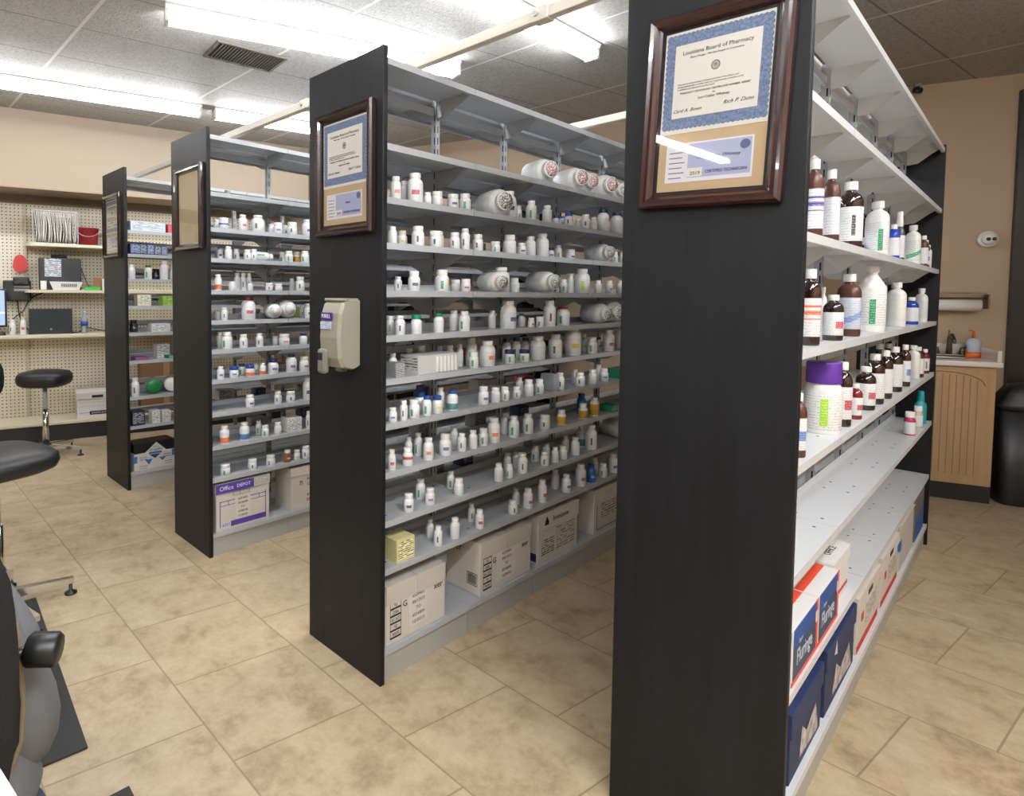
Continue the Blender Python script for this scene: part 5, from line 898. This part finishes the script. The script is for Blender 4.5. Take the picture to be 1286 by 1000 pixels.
# door with an arched beadboard panel
bm = bmesh.new(); dx0, dx1, dz0, dz1 = -.02, .44, .19, .945
vs = [(dx0, dz0), (dx1, dz0), (dx1, dz1-.11)]+[((dx0+dx1)/2+(dx1-dx0)/2*math.cos(a), dz1-.11+.09*math.sin(a)) for a in [PI*i/16 for i in range(1, 16)]]+[(dx0, dz1-.11)]
A = [bm.verts.new((x, -.4505, z)) for x, z in vs]; B = [bm.verts.new((x, -.456, z)) for x, z in vs]
bm.faces.new(B)
for i in range(len(A)): bm.faces.new((A[i], A[(i+1) % len(A)], B[(i+1) % len(A)], B[i]))
bmesh.ops.recalc_face_normals(bm, faces=bm.faces); dd = link('door', finish(bm, 'door', VAN), v)
n = 12
boxes('beadboard_grooves', [(dx0+(dx1-dx0)*i/n-.0025, dx0+(dx1-dx0)*i/n+.0025, -.4567, -.4555, dz0+.0, dz1-.115+.08*math.sin(math.acos(max(-1, min(1, (i/n-.5)*2))))) for i in range(1, n)], VAND, dd)
bm = bmesh.new(); pr = [(x, z) for x, z in vs]; 
tube(bm, [(x, -.457, z) for x, z in vs[2:]], .0035, 6); link('arch_moulding', finish(bm, 'arch_moulding', VAND), dd)
box('sink_top', (-.09, .53, -.475, -.003, .965, 1.005), MARB, v, bev=.01); box('backsplash', (-.09, .53, -.025, -.003, 1.0, 1.10), MARB, v, bev=.006); box('side_splash', (.505, .53, -.44, -.02, 1.0, 1.085), MARB, v, bev=.006)
bm = bmesh.new(); lathe(bm, [(.20, 1.0055), (.19, 1.007), (.17, .99), (.05, .90), (0, .895)], 28, cx=.24, cy=-.25, sy=.66); link('basin', finish(bm, 'basin', MARB, True), v)
NICK = mat('brushed_nickel', (120, 112, 100), .28, .95)
f = onback('faucet', 'brushed nickel two handle faucet on the white sink top', 'faucet', -.37, .105, 1.005)
box('faucet_base', (-.085, .085, -.028, .028, 0, .022), NICK, f, bev=.009)
tubeo('spout', [(0, 0, .02), (0, 0, .12), (0, -.012, .155), (0, -.05, .165), (0, -.10, .135), (0, -.115, .11)], [.02, .016, .016, .014, .012, .011], NICK, f, 12); tubeo('lift_rod', [(0, .02, .02), (0, .02, .20)], .004, NICK, f)
for s in (-1, 1):
    link('handle_base', latheme('handle_base', [(0, 0), (.024, 0), (.014, .05), (.012, .06), (0, .06)], NICK, seg=16, cx=s*.075), f, loc=(0, 0, .012))
    tubeo('handle', [(s*.075, 0, .065), (s*.10, -.005, .078), (s*.145, -.01, .082)], [.008, .007, .009], NICK, f, 8)
for a_, d_, lb, c1, c2 in ((-.235, .12, 'clear orange soap pump bottle at the right end of the sink', (220, 110, 60), (190, 196, 210)), (-.72, .16, 'clear blue soap bottle at the left of the faucet', (70, 130, 200), (150, 190, 225))):
    o = onback('soap_bottle', lb, 'bottle', a_, d_, 1.0055, 'soap bottles by the sink')
    link('bottle_body', latheme('bottle_body', [(0, 0), (.042, 0), (.046, .02), (.04, .07), (.045, .11), (.034, .135), (.016, .145), (0, .145)], mat('soap_clear_%d' % c2[0], c2, .12), seg=22, sy=.7), o)
    link('soap_band', latheme('soap_band', [(.0435, .0), (.0475, .02), (.044, .045)], mat('soap_%d' % c1[0], c1, .3), seg=22, sy=.7), o)
    tubeo('pump', [(0, 0, .145), (0, 0, .20), (-.03, -.01, .205)], [.012, .009, .007], mat('soap_%d' % c1[0], c1, .3), o, 10)
o = onback('paper_towel_holder', 'wall paper towel holder with a white roll above the sink', 'towel holder', -.30, 0, 1.44)
tubeo('paper_roll', [(-.335, -.075, -.045), (.105, -.075, -.045)], .042, mat('paper_towel', (232, 230, 226), .9), o, 24); box('mounting_bar', (-.37, .155, -.03, -.002, .01, .05), NICK, o, bev=.004)
for x in (-.36, .145): box('arm', (x-.006, x+.006, -.10, -.01, -.07, .04), NICK, o, bev=.003)
o = onback('security_camera', 'round white wall camera with two dark lenses beside the black window', 'camera', -.155, 0, 1.895)
link('camera_base', latheme('camera_base', [(0, 0), (.062, 0), (.062, .02), (.055, .035), (0, .035)], WHITEP, seg=28), o, rot=(PI/2, 0, 0)); link('camera_ball', latheme('camera_ball', [(.046, 0), (.044, .03), (.03, .05), (0, .056)], WHITEP, seg=24), o, loc=(0, -.03, 0), rot=(PI/2, .1, 0))
for x in (-.016, .016): tubeo('lens', [(x, -.07, -.004), (x, -.088, -.006)], .013, BLKPL, o, 14)
o = onback('corner_camera', 'tiny dark camera hanging where the rear wall meets the ceiling', 'camera', -.62, .05, ZC-.001)
box('mount', (-.02, .02, -.02, .02, -.02, 0), mat('mount_grey', (130, 130, 130), .5), o); tubeo('camera_body', [(-.02, .0, -.045), (.015, -.03, -.06)], .022, BLKPL, o, 12); tubeo('camera_arm', [(0, 0, -.02), (-.005, 0, -.045)], .01, BLKPL, o, 8)
tx, ty = -.02, 5.98
o = thing('trash_can', 'tall black swing-lid trash can beside the sink vanity', 'trash can', (tx, ty, 0), math.atan2(.3261, .9453))
TB = mat('trash_black', (28, 28, 30), .45)
bm = bmesh.new(); lathe(bm, [(0, 0), (.155, 0), (.165, .02), (.18, .70), (0, .70)], 36, sq=5, sy=.72); link('can_body', finish(bm, 'can_body', TB, True), o)
bm = bmesh.new(); lathe(bm, [(0, .67), (.19, .67), (.195, .71), (.17, .735), (.16, .77), (.12, .835), (.05, .86), (0, .862)], 36, sq=4, sy=.74); link('swing_lid', finish(bm, 'swing_lid', TB, True), o)

# ================================================================ foreground: desk corner, office chair, seated person
o = thing('white_desk', 'white desk top corner cutting across the bottom left of the picture', 'desk', (0, 0, 0))
bm = bmesh.new(); pts = [(-1.02, .085), (-.52, .143), (-.40, -.55), (-1.02, -.55)]
a = [bm.verts.new((p[0], p[1], .86)) for p in pts]; b = [bm.verts.new((p[0], p[1], .90)) for p in pts]
bm.faces.new(a); bm.faces.new(b[::-1]); [bm.faces.new((a[i], a[(i+1) % 4], b[(i+1) % 4], b[i])) for i in range(4)]
bmesh.ops.recalc_face_normals(bm, faces=bm.faces); link('desk_top', finish(bm, 'desk_top', mat('desk_white', (226, 226, 224), .4)), o)
for x, y in ((-.98, .04), (-.58, .08), (-.98, -.50), (-.46, -.50)): box('leg', (x-.02, x+.02, y-.02, y+.02, 0, .86), BLKPL, o)

c = thing('office_chair', 'black high-backed office chair with a ribbed side knob at the left edge', 'chair', (-1.52, -.035, 0), PI)
# local: +x is the chair's back side reversed -> the sitter faces local +x (world -x)
MESHM = mat('black_chair_fabric', (24, 24, 26), .75, bump=.2, bs=220)
bm = bmesh.new(); rows = []
for k in range(10):
    tt = k/9; z = .56+.475*tt; xb = -.30-.03*math.sin(tt*PI)-.04*(1-tt); hw = .235-.02*(tt-.5)**2*4-.05*max(0, tt-.8)**2*25
    row = []
    for j in range(9):
        s = (j/8-.5)*2; row.append((xb+.055*s*s, s*hw, z))
    rows.append(row)
F_ = [[bm.verts.new(p) for p in r] for r in rows]; B_ = [[bm.verts.new((p[0]+.022, p[1]*.97, p[2])) for p in r] for r in rows]
for k in range(9):
    for j in range(8): bm.faces.new((F_[k][j], F_[k][j+1], F_[k+1][j+1], F_[k+1][j])); bm.faces.new((B_[k][j+1], B_[k][j], B_[k+1][j], B_[k+1][j+1]))
    for j in (0, 8): bm.faces.new((F_[k][j], B_[k][j], B_[k+1][j], F_[k+1][j]))
for j in range(8): bm.faces.new((F_[0][j], B_[0][j], B_[0][j+1], F_[0][j+1])); bm.faces.new((F_[9][j], F_[9][j+1], B_[9][j+1], B_[9][j]))
bmesh.ops.recalc_face_normals(bm, faces=bm.faces); link('backrest', finish(bm, 'backrest', MESHM, True), c)
for s in (-1, 1):
    hw = .238; tubeo('back_edge_trim', [(-.245, s*hw, .84), (-.235, s*(hw+.006), .76), (-.23, s*(hw+.012), .68), (-.245, s*(hw+.005), .61), (-.28, s*(hw-.03), .565)], .0055, mat('tan_edge_trim', (120, 104, 82), .5), c, 8)
tubeo('knob_stem', [(-.25, -.235, .78), (-.23, -.268, .775)], .009, BLKPL, c, 8)
kn = latheme('adjust_knob', [(0, 0), (.026, 0), (.031, .006), (.031, .05), (.026, .056), (0, .056)], BLKPL, seg=22, ridge=.07)
link('adjust_knob', kn, c, (-.235, -.258, .775), (PI/2+.1, .0, -.55))
tubeo('armrest', [(-.20, .262, .70), (-.05, .275, .72), (.12, .275, .71)], [.016, .022, .018], BLKPL, c, 10); tubeo('arm_post', [(0, .275, .71), (0, .27, .55), (0, .15, .46)], .012, BLKPL, c, 8)
bm = bmesh.new(); st = [[bm.verts.new(p) for p in ((-.285, -.19, z), (x_-.004, y_+.004, z), (x_+.01, y_+.006, z), (-.25, -.19, z))] for x_, y_, z in ((-.245, -.238, .86), (-.235, -.244, .76), (-.23, -.250, .68), (-.245, -.243, .61), (-.28, -.208, .565))]
for p_, q_ in zip(st, st[1:]):
    for k in range(4): bm.faces.new((p_[k], p_[(k+1) % 4], q_[(k+1) % 4], q_[k]))
bm.faces.new(st[0]); bm.faces.new(st[-1][::-1]); bmesh.ops.recalc_face_normals(bm, faces=bm.faces); link('back_shell', finish(bm, 'back_shell', BLKPL), c)
bm = bmesh.new(); rounded(bm, .50, .48, .08, 0); link('seat', finish(bm, 'seat', MESHM, True), c, loc=(-.02, 0, .43))
tubeo('back_bar', [(-.12, 0, .44), (-.30, 0, .46), (-.37, 0, .56), (-.365, 0, .72)], .016, BLKPL, c, 8)
tubeo('gas_column', [(0, 0, .09), (0, 0, .44)], .025, BLKPL, c, 14)
for i in range(5):
    a = 2*PI*i/5+.3; ca, sa = math.cos(a), math.sin(a); l = tubeo('leg', [(0, 0, .09), (.27*ca, .27*sa, .065)], [.026, .015], BLKPL, c, 8)
    tubeo('caster', [(.27*ca-.012*sa, .27*sa+.012*ca, .027), (.27*ca+.012*sa, .27*sa-.012*ca, .027)], .0265, BLKPL, l, 14)

def skin(name, nodes, edges, m, parent=None, lvl=2):
    me = bpy.data.meshes.new(name); me.from_pydata([n[:3] for n in nodes], edges, []); o = bpy.data.objects.new(name, me); COL.objects.link(o)
    sk = o.modifiers.new('skin', 'SKIN'); sk.use_smooth_shade = True
    for i, n in enumerate(nodes):
        r = n[3]; me.skin_vertices[0].data[i].radius = r if isinstance(r, tuple) else (r, r)
    me.skin_vertices[0].data[0].use_root = True
    s = o.modifiers.new('sub', 'SUBSURF'); s.levels = lvl; s.render_levels = lvl
    bpy.context.view_layer.update(); ev = o.evaluated_get(bpy.context.evaluated_depsgraph_get()); m2 = bpy.data.meshes.new_from_object(ev)
    bpy.data.objects.remove(o); m2.materials.clear(); m2.materials.append(m)
    for p in m2.polygons: p.use_smooth = True
    return link(name, m2, parent)
SKIN = mat('skin', (200, 152, 126), .55); SWEAT = mat('grey_sweatshirt', (104, 105, 107), .9, bump=.35, bs=14, var=.07, vs=9); JEAN = mat('blue_denim', (44, 62, 92), .85, var=.18, vs=60, bump=.15, bs=120)
# world coordinates, sitter faces -x ; body first (one continuous skin)
P = [(-1.53, -.14, .60, (.15, .105)), (-1.55, -.14, .76, (.13, .10)), (-1.62, -.14, .92, (.14, .10)), (-1.70, -.14, 1.05, (.12, .09)), (-1.76, -.14, 1.14, .052), (-1.81, -.14, 1.24, (.075, .085)), (-1.84, -.14, 1.33, (.08, .09)), (-1.835, -.14, 1.39, .055),
     (-1.64, .05, 1.02, .052), (-1.46, .20, .78, .036), (-1.385, .25, .62, .030), (-1.54, .20, .64, .028), (-1.70, .12, .70, .024),
     (-1.70, -.32, 1.04, .055), (-1.64, -.40, .86, .042), (-1.62, -.41, .72, .036), (-1.80, -.37, .76, .03), (-1.94, -.31, .79, .023),
     (-1.55, -.035, .56, .09), (-1.78, -.02, .565, .078), (-1.98, -.02, .545, .058), (-2.0, -.02, .32, .05), (-1.99, -.02, .11, .035), (-2.10, -.02, .055, .03),
     (-1.55, -.245, .56, .09), (-1.78, -.26, .565, .078), (-1.98, -.27, .545, .058), (-2.0, -.27, .32, .05), (-1.99, -.27, .11, .035), (-2.10, -.27, .055, .03)]
E_ = [(0, 1), (1, 2), (2, 3), (3, 4), (4, 5), (5, 6), (6, 7), (3, 8), (8, 9), (9, 10), (10, 11), (11, 12), (3, 13), (13, 14), (14, 15), (15, 16), (16, 17), (0, 18), (18, 19), (19, 20), (20, 21), (21, 22), (22, 23), (0, 24), (24, 25), (25, 26), (26, 27), (27, 28), (28, 29)]
# hands: palms, five fingers each
def hand(ix, d, side):
    w = Vector(P[ix][:3]); d = Vector(d).normalized(); s = Vector((-d.y, d.x, 0)).normalized()*side; base = len(P)
    P.append(tuple(w+d*.05)+((.032, .014),)); E_.append((ix, base))
    for k, (off, L_) in enumerate(((-.028, .062), (-.010, .072), (.009, .068), (.026, .054))):
        r0 = w+d*.088+s*off; P.append(tuple(r0)+(.0095,)); P.append(tuple(r0+d*L_*.55+Vector((0, 0, -.008)))+(.0085,)); P.append(tuple(r0+d*L_+Vector((0, 0, -.028)))+(.0075,))
        n_ = len(P); E_.extend([(base, n_-3), (n_-3, n_-2), (n_-2, n_-1)])
    r0 = w+d*.035-s*.036; P.append(tuple(r0)+(.011,)); P.append(tuple(r0+d*.03-s*.018+Vector((0, 0, -.01)))+(.0095,)); n_ = len(P); E_.extend([(base, n_-2), (n_-2, n_-1)])
hand(12, (-1, -.15, .02), 1); hand(17, (-1, .25, .0), -1)
body = skin('person', P, E_, SKIN, None, 2)
tag(body, 'seated person in a grey sweatshirt and blue jeans, back to the viewer, left edge', 'person')
Q = [(-1.40, .10, .43, (.17, .16)), (-1.44, .03, .56, (.165, .14)), (-1.53, -.09, .76, (.15, .115)), (-1.62, -.14, .92, (.155, .11)), (-1.70, -.14, 1.05, (.135, .10)), (-1.76, -.14, 1.12, .068),
     (-1.62, .07, 1.00, .07), (-1.44, .205, .77, .056), (-1.365, .262, .60, .068), (-1.41, .245, .60, .055), (-1.54, .20, .64, .046), (-1.68, .125, .695, .034),
     (-1.70, -.33, 1.04, .075), (-1.64, -.40, .86, .062), (-1.615, -.41, .71, .06), (-1.79, -.37, .755, .048), (-1.91, -.32, .785, .035)]
skin('sweatshirt', Q, [(0, 1), (1, 2), (2, 3), (3, 4), (4, 5), (4, 6), (6, 7), (7, 8), (8, 9), (8, 10), (10, 11), (4, 12), (12, 13), (13, 14), (14, 15), (15, 16)], SWEAT, body, 2)
skin('jeans', [(-1.42, .12, .36, (.16, .15)), (-1.55, .06, .50, .11), (-1.78, -.018, .57, .092), (-1.985, -.02, .55, .072), (-2.0, -.02, .32, .064), (-1.99, -.02, .14, .055), (-1.55, -.25, .555, .105), (-1.78, -.26, .57, .092), (-1.985, -.27, .55, .072), (-2.0, -.27, .32, .064), (-1.99, -.27, .14, .055)],
     [(0, 1), (1, 2), (2, 3), (3, 4), (4, 5), (0, 6), (6, 7), (7, 8), (8, 9), (9, 10)], JEAN, body, 2)
def sweep(name, pts, m, sx=1):
    bm = bmesh.new(); tube(bm, [p[:3] for p in pts], [p[3] for p in pts], 20); me = finish(bm, name, m, True); o = link(name, me, body)
    s = o.modifiers.new('s', 'SUBSURF'); s.levels = s.render_levels = 1; return o
sweep('sweatshirt_sleeve', [(-1.60, .03, 1.03, .04), (-1.56, .08, .98, .072), (-1.47, .15, .85, .066), (-1.42, .19, .75, .059), (-1.40, .222, .66, .061), (-1.395, .243, .57, .066), (-1.40, .235, .50, .052), (-1.41, .225, .47, .015)], SWEAT)
sweep('sweatshirt_sleeve', [(-1.36, .25, .565, .015), (-1.385, .245, .57, .05), (-1.46, .225, .595, .055), (-1.58, .19, .645, .046), (-1.67, .135, .688, .038), (-1.69, .125, .695, .03)], SWEAT)
sweep('sweatshirt_hem', [(-1.56, -.06, .86, .10), (-1.50, .0, .72, .13), (-1.44, .09, .56, .14), (-1.405, .145, .44, .135), (-1.40, .15, .40, .12), (-1.40, .15, .395, .05)], SWEAT)
sweep('jeans_seat', [(-1.42, .14, .44, .09), (-1.405, .165, .36, .122), (-1.42, .165, .29, .11), (-1.48, .15, .27, .05)], JEAN)
bm = bmesh.new(); lathe(bm, [(0, -.02), (.06, -.0), (.095, .05), (.098, .12), (.075, .175), (0, .20)], 24, cx=-1.815, cy=-.14); link('hair', finish(bm, 'hair', mat('brown_hair', (62, 44, 32), .6, bump=.5, bs=90), True), body, loc=(0, 0, 1.24))
for y in (-.02, -.27):
    bm = bmesh.new(); rounded(bm, .27, .10, .075, 0, 2.6, 20); link('shoe', finish(bm, 'shoe', mat('white_shoe', (200, 200, 200), .6), True), body, loc=(-2.08, y, .010))
FACE = mat('eye_dark', (40, 30, 26), .3)
for y in (-.11, -.17): link('eye', latheme('eye', [(0, -.008), (.008, 0), (0, .008)], FACE, seg=10), body, loc=(-1.923, y, 1.315))
link('nose', latheme('nose', [(0, .03), (.009, .01), (.014, -.01), (0, -.02)], SKIN, seg=10), body, loc=(-1.932, -.14, 1.29)); box('mouth', (-1.927, -1.918, -.16, -.12, 1.243, 1.250), mat('lips', (160, 90, 84), .5), body)
for y in (-.058, -.222): link('ear', latheme('ear', [(0, -.03), (.014, -.01), (.016, .015), (0, .03)], SKIN, seg=12), body, loc=(-1.825, y, 1.30))
